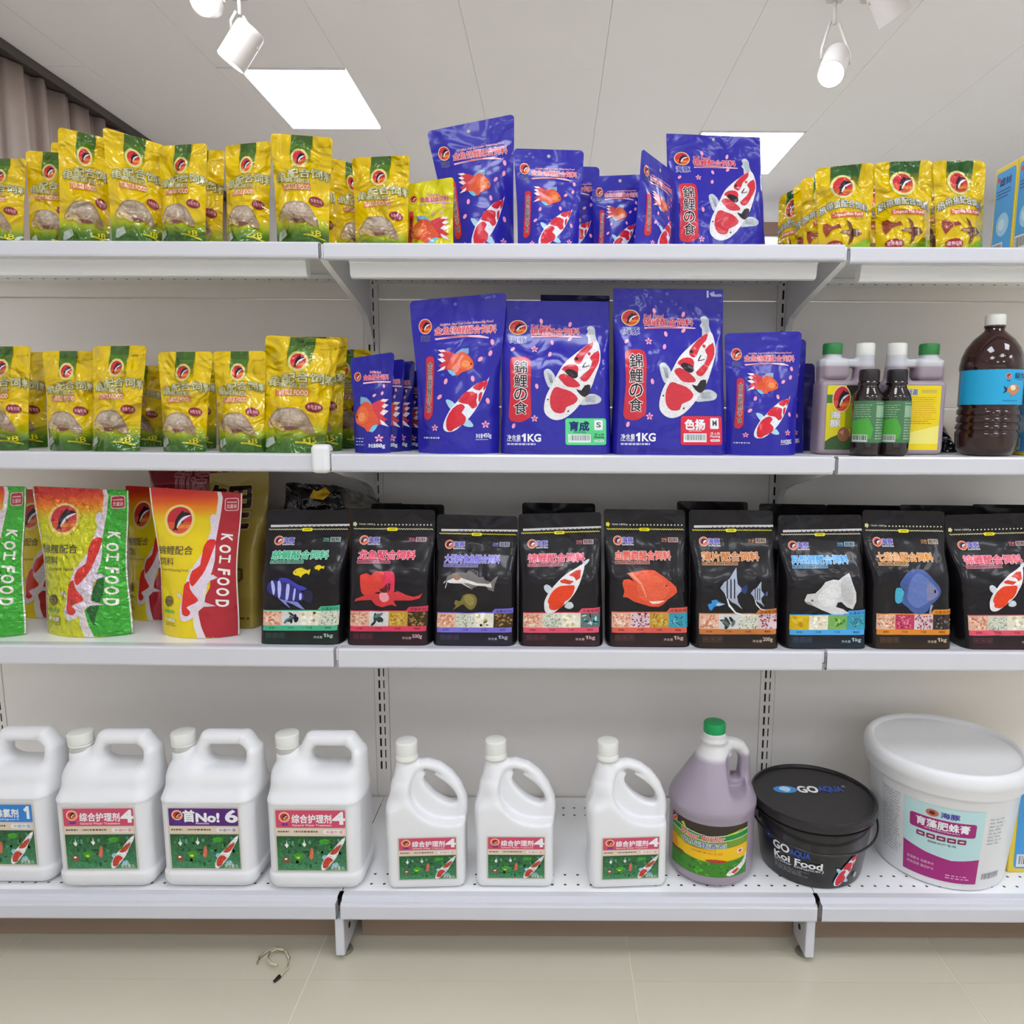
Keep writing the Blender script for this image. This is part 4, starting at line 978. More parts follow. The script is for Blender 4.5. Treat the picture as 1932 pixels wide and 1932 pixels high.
def art_black_bucket():
    a = Art(LAB)
    a.ell('fish_logo', 62, 120, 34, 56, (44, 60, 130), 1, 24); a.poly('fish_logo', [(50, 90), (72, 110), (60, 150), (54, 130)], (140, 170, 220), 2)
    a.text('brand_lettering', 'GO', 96, 150, 200, 250, WHITE, 3, 0.04); a.text('brand_lettering', 'AQUA', 206, 170, 320, 262, (40, 80, 180), 3, 0.05)
    a.text('title_lettering', 'Koi Food', 100, 285, 390, 370, WHITE, 3, 0.03); a.text('title_lettering', '(Color Enhancer)', 100, 372, 400, 420, (214, 214, 216), 3, 0.01)
    a.lines('small_print', 100, 440, 330, 520, 4, (150, 150, 156), 2, 0.3, 3, chunk=16)
    k = Art([(398, 900), (812, 900), (398, 1414), (812, 1414)]); koi_small(k)
    a.merge(k, 470, 160, 620, 590)
    a.poly('hexagon_badge', [(614, 470), (630, 455), (640, 470), (640, 520), (626, 532), (612, 516)], (170, 172, 176), 2)
    return a
def art_lid():
    a = Art(UNIT)
    a.ell('fish_logo', 25, 40, 12, 7, (60, 140, 214), 1, 28); a.poly('fish_logo', [(19, 38), (25, 34), (31, 38), (27, 45), (22, 43)], (190, 220, 236), 2, 2)
    a.text('lid_lettering', 'GO', 38, 34, 58, 46, WHITE, 2, 0.05); a.text('lid_lettering', 'AQUA', 59, 34, 84, 46, (44, 76, 170), 2, 0.06); a.text('lid_lettering', '®', 85, 32, 89, 36, (170, 170, 176), 2, 0.02)
    return a
def art_white_bucket():
    a = Art(LAB); P = 'label_sheet'
    a.rect(P, 150, 20, 480, 600, (186, 220, 222), 0)
    a.poly(P, [(150, 360), (250, 400), (360, 425), (480, 400), (480, 600), (150, 600)], (166, 34, 122), 1)
    a.ell('brand_logo', 268, 78, 26, 28, (206, 96, 70), 2, 16); a.ell('brand_logo', 268, 78, 12, 14, (60, 40, 60), 3, 10)
    a.text('brand_logo', '海豚', 302, 56, 376, 100, (74, 60, 160), 3, 0.03)
    a.rrect('title_lettering', 178, 118, 448, 228, 14, (160, 36, 116), 2); a.text('title_lettering', '育藻肥蛛膏', 206, 132, 420, 196, WHITE, 4, 0.03); a.lines('title_lettering', 240, 204, 390, 214, 1, (230, 200, 220), 3, 0.6, 3, chunk=10)
    for k in range(5):
        a.rrect('fish_icons', 208 + 42 * k, 246, 244 + 42 * k, 284, 5, (130, 44, 84), 2); a.ell('fish_icons', 226 + 42 * k, 265, 12, 6, (226, 210, 216), 3, 8)
    a.text('small_print', '特种水产专用', 256, 300, 372, 318, (60, 60, 70), 2, 0.0)
    a.text('small_print', '育藻肥水 培菌净水', 170, 470, 290, 492, (236, 200, 224), 3, 0.0); a.text('small_print', '改良底质 强效护水', 170, 510, 290, 532, (236, 200, 224), 3, 0.0)
    a.lines('small_print', 340, 540, 460, 580, 2, (224, 180, 208), 3, 0.4, 6, chunk=10)
    a.lines('instructions_print', 30, 20, 140, 520, 22, (176, 178, 182), 1, 0.35, 8, chunk=20)
    a.lines('instructions_print', 505, 80, 590, 300, 8, (170, 172, 176), 1, 0.3, 9, chunk=18)
    a.barcode('barcode', 500, 510, 610, 580, (130, 130, 134), 2, 5)
    return a
# ------------------------------------------------------------------ the room
def structure(o): o['kind'] = 'structure'; return o
M_FLOOR = mat('glazed_floor_tile', (206, 200, 180), 0.16, coat=0.2, vary=0.03, vscale=2.2)
M_GROUT = mat('tile_joint', (226, 218, 196), 0.6)
M_CEIL = mat('ceiling_board', (238, 236, 240), 0.6, vary=0.01, vscale=1.5)
M_WALL = mat('painted_wall', (232, 231, 233), 0.7, vary=0.02)
M_CURT = mat('curtain_cloth', (150, 134, 126), 0.42, vary=0.05, vscale=5)
M_RAIL = mat('dark_rail', (70, 62, 58), 0.5)
M_LED = mat('lit_diffuser', (255, 255, 255), 0.5, emit=((240, 246, 255), LIGHT_PANEL))
M_SPOT = mat('lit_lamp_face', (255, 255, 255), 0.5, emit=((255, 253, 250), LIGHT_SPOT))
M_FIX = mat('fixture_white', (204, 198, 194), 0.4)
M_ALU = mat('panel_frame', (190, 186, 184), 0.35, metal=0.4)

XL, XR, YB, YF = -2.5, 3.4, 5.6, -5.2
fl = structure(MB().box(XL, XR, YF, YB, -0.06, -0.0008).build('floor', M_GROUT))
def tile_grid(parent, name, m, x0, sx, y0, sy, rx, ry, z0, z1, gap, skip=()):
    vs = []; me = None
    for i in range(*rx):
        for j in range(*ry):
            if (i, j) in skip: continue
            if me is None:
                b = MB().box(gap / 2, sx - gap / 2, gap / 12, sy - gap / 12, z0, z1)
                o = b.build(name, m, parent); me = o.data
            else: o = link(bpy.data.objects.new(name, me), parent)
            o.location = (x0 + i * sx, y0 + j * sy, 0)
tile_grid(fl, 'floor_tile', M_FLOOR, -0.45, 0.6, 1.19, 0.6, (-3, 5), (-4, 4), -0.01, 0.0, 0.0022)
# the rest of the tiled floor, out of view: one part
b = MB()
for i in range(-3, 6):
    for j in range(-11, -4): b.box(-0.45 + i * .6 + .0015, -0.45 + (i + 1) * .6 - .0015, 1.19 + j * .6 + .0015, 1.19 + (j + 1) * .6 - .0015, -0.01, 0.0)
o = b.build('floor_tile', M_FLOOR, fl); o['kind'] = 'stuff'

ce = structure(MB().box(XL, XR, YF, YB, Z_CEIL + 0.012, Z_CEIL + 0.06).build('ceiling', mat('ceiling_void', (150, 140, 134), 0.8)))
CX0, CSX, CY0, CSY = 0.82, 0.6, 3.57, 0.72
lights_vis = [(-4, 0), (0, 1)]
lights_unseen = [(-4, -2), (-1, -2), (2, -2), (-3, -7), (0, -7), (3, -7), (-2, -10), (1, -10), (-2, -5), (1, -5)]  # unseen panels; some rows added only to brighten ceiling, floor and decks
tile_grid(ce, 'ceiling_board', M_CEIL, CX0, CSX, CY0, CSY, (-5, 4), (-1, 3), Z_CEIL, Z_CEIL + 0.012, 0.0013, skip=set(lights_vis))
b = MB()
for i in range(-6, 5):
    for j in range(-13, 3):
        if -5 <= i < 4 and -1 <= j < 3: continue
        if (i, j) in lights_unseen: continue
        x0, x1 = CX0 + i * CSX + .0015, CX0 + (i + 1) * CSX - .0015; y0, y1 = CY0 + j * CSY + .0015, CY0 + (j + 1) * CSY - .0015
        x0, x1, y1 = max(x0, XL), min(x1, XR), min(y1, YB)
        if x1 > x0: b.box(x0, x1, y0, y1, Z_CEIL, Z_CEIL + 0.012)
o = b.build('ceiling_board', M_CEIL, ce); o['kind'] = 'stuff'
def panel_light(i, j, label, x0=None, x1=None, group=None):
    a0, a1 = CX0 + i * CSX, CX0 + (i + 1) * CSX; b0, b1 = CY0 + j * CSY, CY0 + (j + 1) * CSY
    x0 = a0 + 0.012 if x0 is None else x0; x1 = a1 - 0.012 if x1 is None else x1
    cx, cy = (a0 + a1) / 2, (b0 + b1) / 2
    t = empty('ceiling_light', (cx, cy, Z_CEIL), label=label, cat='ceiling light', group=group)
    f = MB()
    e = 0.004
    for q in ((a0 + e, x0, b0 + e, b1 - e), (x1, a1 - e, b0 + e, b1 - e), (x0, x1, b0 + e, b0 + 0.016), (x0, x1, b1 - 0.016, b1 - e)):
        f.box(q[0] - cx, q[1] - cx, q[2] - cy, q[3] - cy, -0.004, 0.01)
    f.build('light_frame', M_ALU if group else M_CEIL, t)
    MB().box(x0 - cx, x1 - cx, b0 + 0.016 - cy, b1 - 0.016 - cy, -0.001, 0.008).build('diffuser', M_LED, t)
panel_light(-4, 0, 'square lit ceiling panel left of the tall tilted blue pouch', -1.475, -0.984)
panel_light(0, 1, 'square lit ceiling panel partly hidden behind the large blue koi pouch')
for i, j in lights_unseen:
    panel_light(i, j, 'lit ceiling panel behind the camera, out of the picture', group='ceiling panels out of the picture')

structure(MB().box(XL - 0.1, XR + 0.1, YB, YB + 0.1, 0, Z_CEIL + .06).build('wall_back', M_WALL))
structure(MB().box(XL - 0.1, XR + 0.1, YF - 0.1, YF, 0, Z_CEIL + .06).build('wall_front', M_WALL))
wn = structure(MB().box(-2.2, 3.1, YF, YF + 0.03, 0.25, 0.31).box(-2.2, 3.1, YF, YF + 0.03, 2.19, 2.25).box(-2.2, -2.14, YF, YF + 0.03, 0.31, 2.19).box(3.04, 3.1, YF, YF + 0.03, 0.31, 2.19).build('fill_window_1', M_ALU))  # unseen glazed frame, added to throw soft light into the shelves
M_FILL = mat('fill_glass', (255, 255, 255), 0.2, emit=((226, 234, 255), LIGHT_FILL))
for k in range(3): MB().box(-2.13 + k * 1.73, -0.43 + k * 1.73, YF + .004, YF + 0.012, 0.315, 2.185).build('fill_pane', M_FILL, wn)
structure(MB().box(XL - 0.1, XL, YF, YB, 0, Z_CEIL + .06).build('wall_left', M_WALL))
structure(MB().box(XR, XR + 0.1, YF, YB, 0, Z_CEIL + .06).build('wall_right', M_WALL))
o = structure(MB().box(1.2, 2.1, YB - 0.03, YB, 2.38, 2.47).build('trim_1', mat('brown_trim', (140, 110, 96), 0.6)))
# pale cabinet against the far wall (seen between blue and yellow pouches)
t = empty('wall_cabinet', (2.05, 5.3, 0), label='pale wall cabinet at the far wall, glimpsed right of the large blue koi pouch', cat='cabinet')
MB().box(-0.9, 0.9, 0, 0.29, 0.0, 2.3, 0.01).build('cabinet_body', M_WALL, t)
for k in (-1, 0, 1):
    MB().box(-0.29 + k * .6, 0.29 + k * .6, -0.02, 0, 0.1, 2.24, 0.004).build('cabinet_door', mat('cabinet_door_paint', (206, 212, 206), 0.4), t)

# curtain on the left wall
ys = np.linspace(2.2, 5.55, 420); top, bot = Z_CEIL - 0.05, 0.1
zs = np.linspace(0, 1, 14); V = []; Fc = []
for k, z in enumerate(zs):
    for i, y in enumerate(ys):
        ph = y * 2 * math.pi / 0.16 + 1.3 * math.sin(y * 3.1)
        amp = 0.022 + 0.03 * z
        V.append((XL + 0.075 + amp * (math.sin(ph) + 0.3 * math.sin(2.3 * ph + 1 + z)) , y + 0.01 * math.sin(ph * 1.7 + z * 3), top + (bot - top) * z))
n = len(ys)
for k in range(len(zs) - 1):
    for i in range(n - 1): Fc.append((k * n + i, k * n + i + 1, (k + 1) * n + i + 1, (k + 1) * n + i))
t = empty('curtain', (0, 0, 0), label='grey-brown pleated curtain hanging at the left wall', cat='curtain')
o = mesh_obj('curtain_cloth', V, Fc, M_CURT, t, True)
md = o.modifiers.new('thick', 'SOLIDIFY'); md.thickness = 0.002
MB().box(XL + 0.03, XL + 0.12, 2.1, 5.58, Z_CEIL - 0.045, Z_CEIL - 0.002).build('curtain_rail', M_RAIL, t)

# ------------------------------------------------------------------ track and lamps
YT = 2.93
t = empty('lighting_track', (0, YT, Z_CEIL), label='white lighting track on the ceiling just above the picture carrying the lamps', cat='track')
MB().box(-2.0, 1.6, -0.018, 0.018, -0.03, -0.001, 0.003).build('track_rail', M_FIX, t)
def track_lamp(adapter, head, aim, label, r=0.04, ln=0.13):
    H = Vector(head)
    t = empty('track_lamp', (H.x, H.y, H.z), label=label, cat='lamp')
    d = Vector(aim).normalized()
    M = d.to_track_quat('-Z', 'Y').to_matrix()
    def tr(o):
        o.data.transform(M.to_4x4()); return o
    o = tr(MB().lathe([(r * .88, ln / 2), (r * .97, ln / 2 - .008), (r, ln / 2 - .02), (r, -ln / 2), (r * .93, -ln / 2 - 0.001), (r * .9, -ln / 2 + 0.012)], 40).build('lamp_housing', M_FIX, t, auto=35))
    tr(MB().cyl((0, 0), r * .9, -ln / 2 + .0005, -ln / 2 + .006, 36).build('lamp_face', M_SPOT, t))
    # yoke and stem up to the track
    top = Vector((H.x, YT, Z_CEIL - 0.03)) - H
    st = Vector((top.x, top.y, top.z))
    mid = -d * (ln * 0.15)
    k = MB(); 
    for s in (-1, 1):
        sx = Vector((1, 0, 0)) - d * d.x; sx.normalize()
        p0 = mid + sx * (r + .004) * s
        k.tube([p0, p0 + Vector((0, 0, 0.035)), st * 0.62 + sx * 0.016 * s], 0.0055, 8)
    k.tube([st * 0.6, st], 0.007, 10)
    k.build('lamp_yoke', M_FIX, t, True)
    MB().box(st.x - .03, st.x + .03, st.y - .014, st.y + .014, st.z - .018, st.z + .002, .003).build('track_adapter', M_FIX, t)
P = at_y(455, 86, YT); track_lamp((457, 15), P, (-0.57, 0.0, -0.8), 'white cylinder track lamp seen from the side, beside the left ceiling panel', r=0.055, ln=0.15)
P = at_y(392, 4, YT - 0.05); track_lamp((398, -60), P, (0.2, -0.9, -0.42), 'white track lamp facing the camera at the top left edge', r=0.05, ln=0.12)
P = at_y(1574, 122, YT - 0.03); track_lamp((1605, 25), P, (-0.36, -0.62, -0.7), 'white track lamp facing the camera with round lit face, right of centre', r=0.049, ln=0.16)
P = at_y(1674, -2, YT - 0.16); track_lamp((1640, -60), P, (0.52, 0.16, -0.75), 'white track lamp cut by the top edge, right of the lit round one', r=0.058, ln=0.14)
# second track, unseen, added behind the camera so its lamps make glints
t = empty('lighting_track', (0, -0.9, Z_CEIL), label='white lighting track on the ceiling behind the camera, out of the picture', cat='track')
MB().box(-2.0, 2.6, -0.018, 0.018, -0.03, -0.001, 0.003).build('track_rail', M_FIX, t)
YT = -0.9
for k, xx in enumerate((-1.7, -0.9, -0.1, 0.7, 1.5, 2.3)):
    track_lamp((0, 0), (xx, -0.9, 2.47), (0.0, 0.62, -0.62), 'track lamp behind the camera turned to the shelves, %s' % ('nearest the left wall', 'second from the left wall', 'third from the left wall', 'third from the right end', 'second from the right end', 'at the right end')[k], r=0.045, ln=0.13)

# ------------------------------------------------------------------ gondola frame
def back_z(z0, z1): return z0, z1
for bi, (xa, xb) in enumerate(zip(JOINTS[:-1], JOINTS[1:])):
    lab = ('white back panels and kick plate of the left shelf bay', 'white back panels and kick plate of the middle shelf bay', 'white back panels and kick plate of the right shelf bay')[bi]
    t = empty('shelf_bay_backing', ((xa + xb) / 2, Y_BACK, 0), label=lab, cat='shelf backing')
    w = (xb - xa) / 2 - 0.0165
    edges = [0.09, 0.58, 1.05, 1.28, 1.36]
    for z0, z1 in zip(edges[:-1], edges[1:]):
        MB().box(-w, w, 0, 0.018, z0 + .0015, z1 - .0015, 0.0015).build('back_panel', M_PANEL, t)
    MB().box(-w + .005, w - .005, 1.305 - Y_BACK, 1.32 - Y_BACK, 0.001, 0.088).build('kick_plate', mat('kick_plate_taupe', (150, 128, 110), 0.5, vary=0.05, vscale=4), t)  # even taupe-brown plate with slight mottling
def upright(x, label, visible=True):
    t = empty('slotted_upright', (x, Y_BACK, 0), label=label, cat='upright')
    MB().box(-0.016, 0.016, -0.0006, 0.03, 0.0, 1.36, 0.0006).build('post', M_PANEL, t)
    s = MB(); z = 0.2
    while z < 1.33:
        for dx, wd in ((-0.0050, 0.0020), (0.0056, 0.0012)):
            s.box(dx - wd, dx + wd, -0.0011, -0.0002, z, z + 0.019)
        z += 0.0285
    o = s.build('slots', M_DARK, t); o['kind'] = 'stuff'
upright(JOINTS[1], 'slotted steel upright between left and middle bays')
upright(JOINTS[2], 'slotted steel upright between middle and right bays')
upright(JOINTS[0], 'slotted steel upright at the left end of the shelving, outside the picture')
upright(JOINTS[3], 'slotted steel upright at the right end of the shelving, outside the picture')
def base_leg(x, label):
    t = empty('base_leg', (x, 1.235, 0), label=label, cat='shelf leg')
    MB().box(-0.0085, 0.0085, 0.0, 0.34, 0.012, 0.088, 0.0015).build('leg_channel', M_STEEL, t)
    for s in (-1, 1):
        o = MB().cyl((0, 0), 0.0055, 0, 0.0012, 14).build('bolt_hole', M_DARK, t)
        o.rotation_euler = (0, s * math.pi / 2, 0); o.location = (s * 0.0083, 0.035, 0.05)
    for y in (0.03, 0.3):
        MB().cyl((0, y), 0.016, 0.0, 0.006, 20, 0.013).cyl((0, y), 0.006, 0.006, 0.014, 12).build('levelling_foot', mat('foot_plastic', (120, 116, 100), 0.4), t, auto=30)
base_leg(-0.402, 'white base leg under the joint of left and middle bays')
base_leg(0.489, 'white base leg under the joint of middle and right bays')

# ------------------------------------------------------------------ shelves
def deck_with_holes(x0, x1, y0, y1, z, hx, hr, rows, m, parent):
    """flat sheet with real round holes in the given rows; 1.5 mm walls, open below"""
    vs = []; fs = []
    def quad(a, b, c, d):
        n = len(vs); vs.extend([(a, c, z), (b, c, z), (b, d, z), (a, d, z)]); fs.append((n, n + 1, n + 2, n + 3))
    ys = sorted(rows); cur = y0; hw = hx / 2
    nx = int((x1 - x0) / hx); off = (x1 - x0 - nx * hx) / 2
    for ry in ys:
        a, b = ry - 0.006, ry + 0.006
        quad(x0, x1, cur, a); cur = b
        quad(x0, x0 + off, a, b); quad(x1 - off, x1, a, b)
        for i in range(nx):
            cx = x0 + off + hx * (i + .5); n = len(vs); k = 8
            sq = [(hw, 0), (hw, .006), (0, .006), (-hw, .006), (-hw, 0), (-hw, -.006), (0, -.006), (hw, -.006)]
            ci = [(hr * math.cos(math.pi * j / 4), hr * math.sin(math.pi * j / 4)) for j in range(8)]
            vs.extend([(cx + p[0], ry + p[1], z) for p in sq]); vs.extend([(cx + p[0], ry + p[1], z) for p in ci]); vs.extend([(cx + p[0], ry + p[1], z - .0015) for p in ci])
            for j in range(8):
                q = (j + 1) % 8
                fs.append((n + j, n + q, n + 8 + q, n + 8 + j)); fs.append((n + 8 + j, n + 8 + q, n + 16 + q, n + 16 + j))
    quad(x0, x1, cur, y1)
    return mesh_obj('deck', vs, fs, m, parent)
def shelf(xa, xb, z, yf, lip, label, tilt=0.0, base=False, wide=0.0):
    t = empty('shelf_board', ((xa + xb) / 2, yf, z), label=label, cat='shelf')
    t.rotation_euler = (0, tilt, 0)
    w = (xb - xa) / 2 - 0.0045 + wide
    # front lip: folded sheet, rounded at the top and bottom
    prof = [(0.0, -0.004), (0.002, -0.001), (0.005, 0.0), (0.022, 0.0), (0.022, -0.002), (0.006, -0.002), (0.004, -0.005), (0.004, -lip + .004), (0.012, -lip + .002), (0.012, -lip), (0.004, -lip), (0.001, -lip + 0.002), (0.0, -lip + .005)]
    if base: prof = [(0.0, -0.012), (0.0015, -0.0095), (0.004, -0.0085), (0.010, -0.0078), (0.013, -0.002), (0.017, 0.0), (0.03, 0.0), (0.03, -.002), (0.016, -.002), (0.012, -0.01), (0.004, -0.0105), (0.003, -lip + .004), (0.012, -lip + .002), (0.012, -lip), (0.004, -lip), (0.001, -lip + 0.002), (0.0, -lip + .005)]
    MB().prism_x(prof, -w, w).build('front_lip', M_STEEL, t)
    e = MB()
    for s in (-1, 1):
        e.box(*(sorted((s * w, s * (w - 0.0012)))), 0.001, 0.016, -lip + 0.001, -0.006)
    e.build('lip_end', M_STEEL, t)
    d = Y_BACK - yf - 0.004
    if base:
        deck_with_holes(-w - .0038, w + .0038, 0.03, d, -0.0005, 0.025, 0.0032, [0.052, 0.082, d - 0.075, d - 0.045], M_DECK, t)
        MB().box(-w - .003, w + .003, 0.03, d, -0.03, -0.018).build('deck_underlay', M_DARK, t)  # dark slab below the perforated deck
    else:
        MB().box(-w - .0035, w + .0035, 0.02, d, -0.0025, -0.0005).build('deck', M_DECK, t)
        k = MB()     # folded stiffening channel below the deck
        if z > 1.2: k.prism_x([(0.027, -0.003), (0.0305, -0.0255), (0.0345, -0.0275), (0.0355, -0.031), (0.0375, -0.046), (0.042, -0.0505), (0.052, -0.0515), (0.058, -0.048), (0.06, -0.003)], -w + 0.034, w - 0.034)
        else: k.prism_x([(0.03, -0.0035), (0.034, -0.024), (0.085, -0.026), (0.15, -0.026), (0.168, -0.0035)], -w + 0.035, w - 0.035)
        k.build('stiffening_channel', M_DECK, t)
        MB().box(-w + 0.01, w - 0.01, d - 0.055, d - 0.002, -0.012, -0.003).build('rear_flange', M_DECK, t)
        s = MB()
        for i in range(int(2 * w / 0.025)):
            x = -w + 0.02 + i * 0.025
            if x < w - 0.01: s.cyl((x, d - 0.04), 0.0022, -0.0125, -0.0118, 8)
        o = s.build('perforations', M_DARK, t); o['kind'] = 'stuff'
    return t
def bracket(x, z, label):
    t = empty('shelf_bracket', (x, Y_BACK, z), label=label, cat='bracket')
    pr = [(-0.322, -0.004), (-0.322, -0.026), (-0.30, -0.032), (-0.10, -0.072), (-0.055, -0.086), (-0.03, -0.105), (-0.015, -0.128), (-0.008, -0.14), (-0.003, -0.14), (-0.003, -0.004)]
    MB().prism_x(pr, -0.0015, 0.0015).build('bracket_plate', M_DECK, t)
    b = MB(); q = pr[1:9]; vs = []; fs = []
    for y, z_ in q: vs += [(-0.006, y, z_ - .001), (0.006, y, z_ - .001), (0.006, y, z_ + .0005), (-0.006, y, z_ + .0005)]
    for i in range(len(q) - 1):
        for a in range(4):
            c = (a + 1) % 4; fs.append((i * 4 + a, i * 4 + c, (i + 1) * 4 + c, (i + 1) * 4 + a))
    b.add(vs, fs); b.build('bracket_flange', M_DECK, t)
bays = ('left', 'middle', 'right'); lv = {Z_TOP: 'top', Z_TWO: 'second', Z_THREE: 'third'}
# small differences in height and slope between neighbouring boards, as in the photograph
TILT = {('top', 0): (0.0, 0.000), ('top', 1): (-0.001, -0.001), ('top', 2): (-0.004, -0.001), ('second', 0): (0.002, 0.004), ('second', 1): (0.0, 0.001), ('second', 2): (0.0, -0.001),
        ('third', 0): (0.003, 0.006), ('third', 1): (-0.001, 0.002), ('third', 2): (-0.001, 0.0)}
for z, nm in lv.items():
    for bi in range(3):
        dz, tl = TILT[(nm, bi)]
        shelf(JOINTS[bi], JOINTS[bi + 1], z + dz, Y_FRONT, {'top': .028, 'second': .033, 'third': .038}[nm], 'white steel shelf board, %s level, %s bay' % (nm, bays[bi]), tl)
    for ji, jn in ((1, 'left'), (2, 'right')):
        bracket(JOINTS[ji], z, 'steel shelf bracket under the %s shelf at the %s joint' % (nm, jn))
for bi in range(3):
    shelf(JOINTS[bi], JOINTS[bi + 1], Z_BASE, Y_BASEF, 0.04, 'white perforated base shelf of the %s bay' % bays[bi], base=True)
def board_z(z, x):
    for zz, nm in lv.items():
        if abs(z - zz) < 1e-6:
            bi = 0 if x < JOINTS[1] else (1 if x < JOINTS[2] else 2); dz, tl = TILT[(nm, bi)]
            return z + dz - tl * (x - (JOINTS[bi] + JOINTS[bi + 1]) / 2)
    return z
# white plastic clip on the second shelf joint
p = at_y(604, 866, Y_FRONT - 0.006)
t = empty('shelf_clip', (p.x, Y_FRONT - 0.0, p.z), label='rounded white plastic clip over the second shelf joint', cat='clip')
V, Q = surface_nets(lambda X, Y, Z: np.maximum(sd_box(X, Y, Z, (0, 0.006, 0), (0.0165, 0.016, 0.0255), 0.009), -sd_box(X, Y, Z, (0, 0.03, -0.004), (0.03, 0.031, 0.0175), 0.002)), (-.022, -.016, -.03), (.022, .03, .03), 0.0011)
mesh_obj('clip_body', V, Q, M_HDPE, t, True)
# cable tie on the floor
pts = [at_z(x, y, 0.005) for x, y in ((485, 1818), (490, 1806), (503, 1795), (520, 1788), (538, 1793), (546, 1808), (543, 1826), (528, 1842))]
pts2 = [at_z(x, y, 0.012) for x, y in ((524, 1821), (512, 1818), (505, 1808), (510, 1796), (523, 1790), (535, 1792))]
c = pts[3]; t = empty('cable_tie', (c.x, c.y, 0), label='curled pale cable tie lying on the floor tiles', cat='cable tie')
MB().tube([p - c - Vector((0, 0, -c.z)) for p in pts], 0.0022, 6).build('strap', mat('tie_plastic', (196, 188, 160), 0.4), t, True)
MB().tube([p - c - Vector((0, 0, -c.z)) for p in pts2], 0.0026, 6).build('strap', mat('tie_plastic', (196, 188, 160), 0.4), t, True)
e = pts[-1] - c + Vector((0, 0, c.z)); MB().tube([e, e + Vector((-0.006, -0.012, 0))], [0.004, 0.0025], 6).build('dark_end', M_DARK, t, True)
# ------------------------------------------------------------------ pouches
def make_surface(TL, TR, BL, BR, D, style, seed, wr=0.0012, pinch=0.03, curl=0.0, seal=0.86, edge=None):
    TL, TR, BL, BR = (np.array(p, float) for p in (TL, TR, BL, BR))
    W = (np.linalg.norm(TR - TL) + np.linalg.norm(BR - BL)) / 2; H = (np.linalg.norm(TL - BL) + np.linalg.norm(TR - BR)) / 2
    hx = (BR - BL) + (TR - TL); n = np.array([hx[1], -hx[0], 0.0]); n /= np.linalg.norm(n)       # faces the aisle (-y)
    rnd = random.Random(seed)
    creases = []
    for _ in range(9 if style == 'doy' else 6):
        a = rnd.choice([rnd.uniform(-0.35, 0.35), rnd.uniform(0.9, 1.3), rnd.uniform(-1.3, -0.9)]) + math.pi / 2
        creases.append((rnd.uniform(0.1, 0.9) * W, rnd.uniform(0.15, 0.9) * H, math.cos(a), math.sin(a), rnd.uniform(0.004, 0.011), rnd.uniform(0.015, 0.05), rnd.choice((-1, 1)) * rnd.uniform(0.4, 1.0) * wr))
    def F(u, v, side=1):
        u = np.asarray(u, float); v = np.asarray(v, float)
        s = (2 * u - 1)
        if style == 'doy':
            t = np.clip(v / seal, 0, 1); b = D / 2 * (1 - t ** 1.9) ** 1.15 * (0.86 + 0.14 * np.minimum(1, v / 0.2)); g = np.clip(1 - np.abs(s) ** 2.3, 0, 1)
        else:
            t = np.clip((v - 0.48) / (seal - 0.48), 0, 1); b = D / 2 * (1 - t * t * (3 - 2 * t)) ; g = np.clip(1 - np.abs(s) ** 14, 0, 1) ** 0.5
        pn = pinch * np.sin(np.pi * np.clip(v / 0.95, 0, 1)) ** 2
        uu = (1 + s * (1 - pn)) / 2
        P = (BL * (1 - uu)[:, None] + BR * uu[:, None]) * (1 - v)[:, None] + (TL * (1 - uu)[:, None] + TR * uu[:, None]) * v[:, None]
        d = b * g
        fade = np.clip(1 - np.abs(s) ** 10, 0, 1) * np.clip(v / 0.05, 0, 1) * np.clip((1 - v) / 0.03, 0, 1)
        x, y = u * W, v * H; w = np.zeros_like(x)
        for (cx, cy, ca, sa, wd, ln, am) in creases:
            a = (x - cx) * ca + (y - cy) * sa; c = -(x - cx) * sa + (y - cy) * ca
            w += am * np.exp(-(c / wd) ** 2 - (a / ln) ** 2)
        w += 0.0009 * np.exp(-((v - seal) / 0.012) ** 2)
        d = d + np.abs(w) * 0 + w * fade * side + 0.0004
        d = np.where(d < 0.0003, 0.0003, d)
        off = n[None, :] * (side * d + curl * v ** 3)[:, None]
        return P + off
    return F, W, H
POUCH_MAT = {'gloss': M_GLOSS, 'satin': M_SATIN, 'matte': M_MATTE, 'holo': M_HOLO}
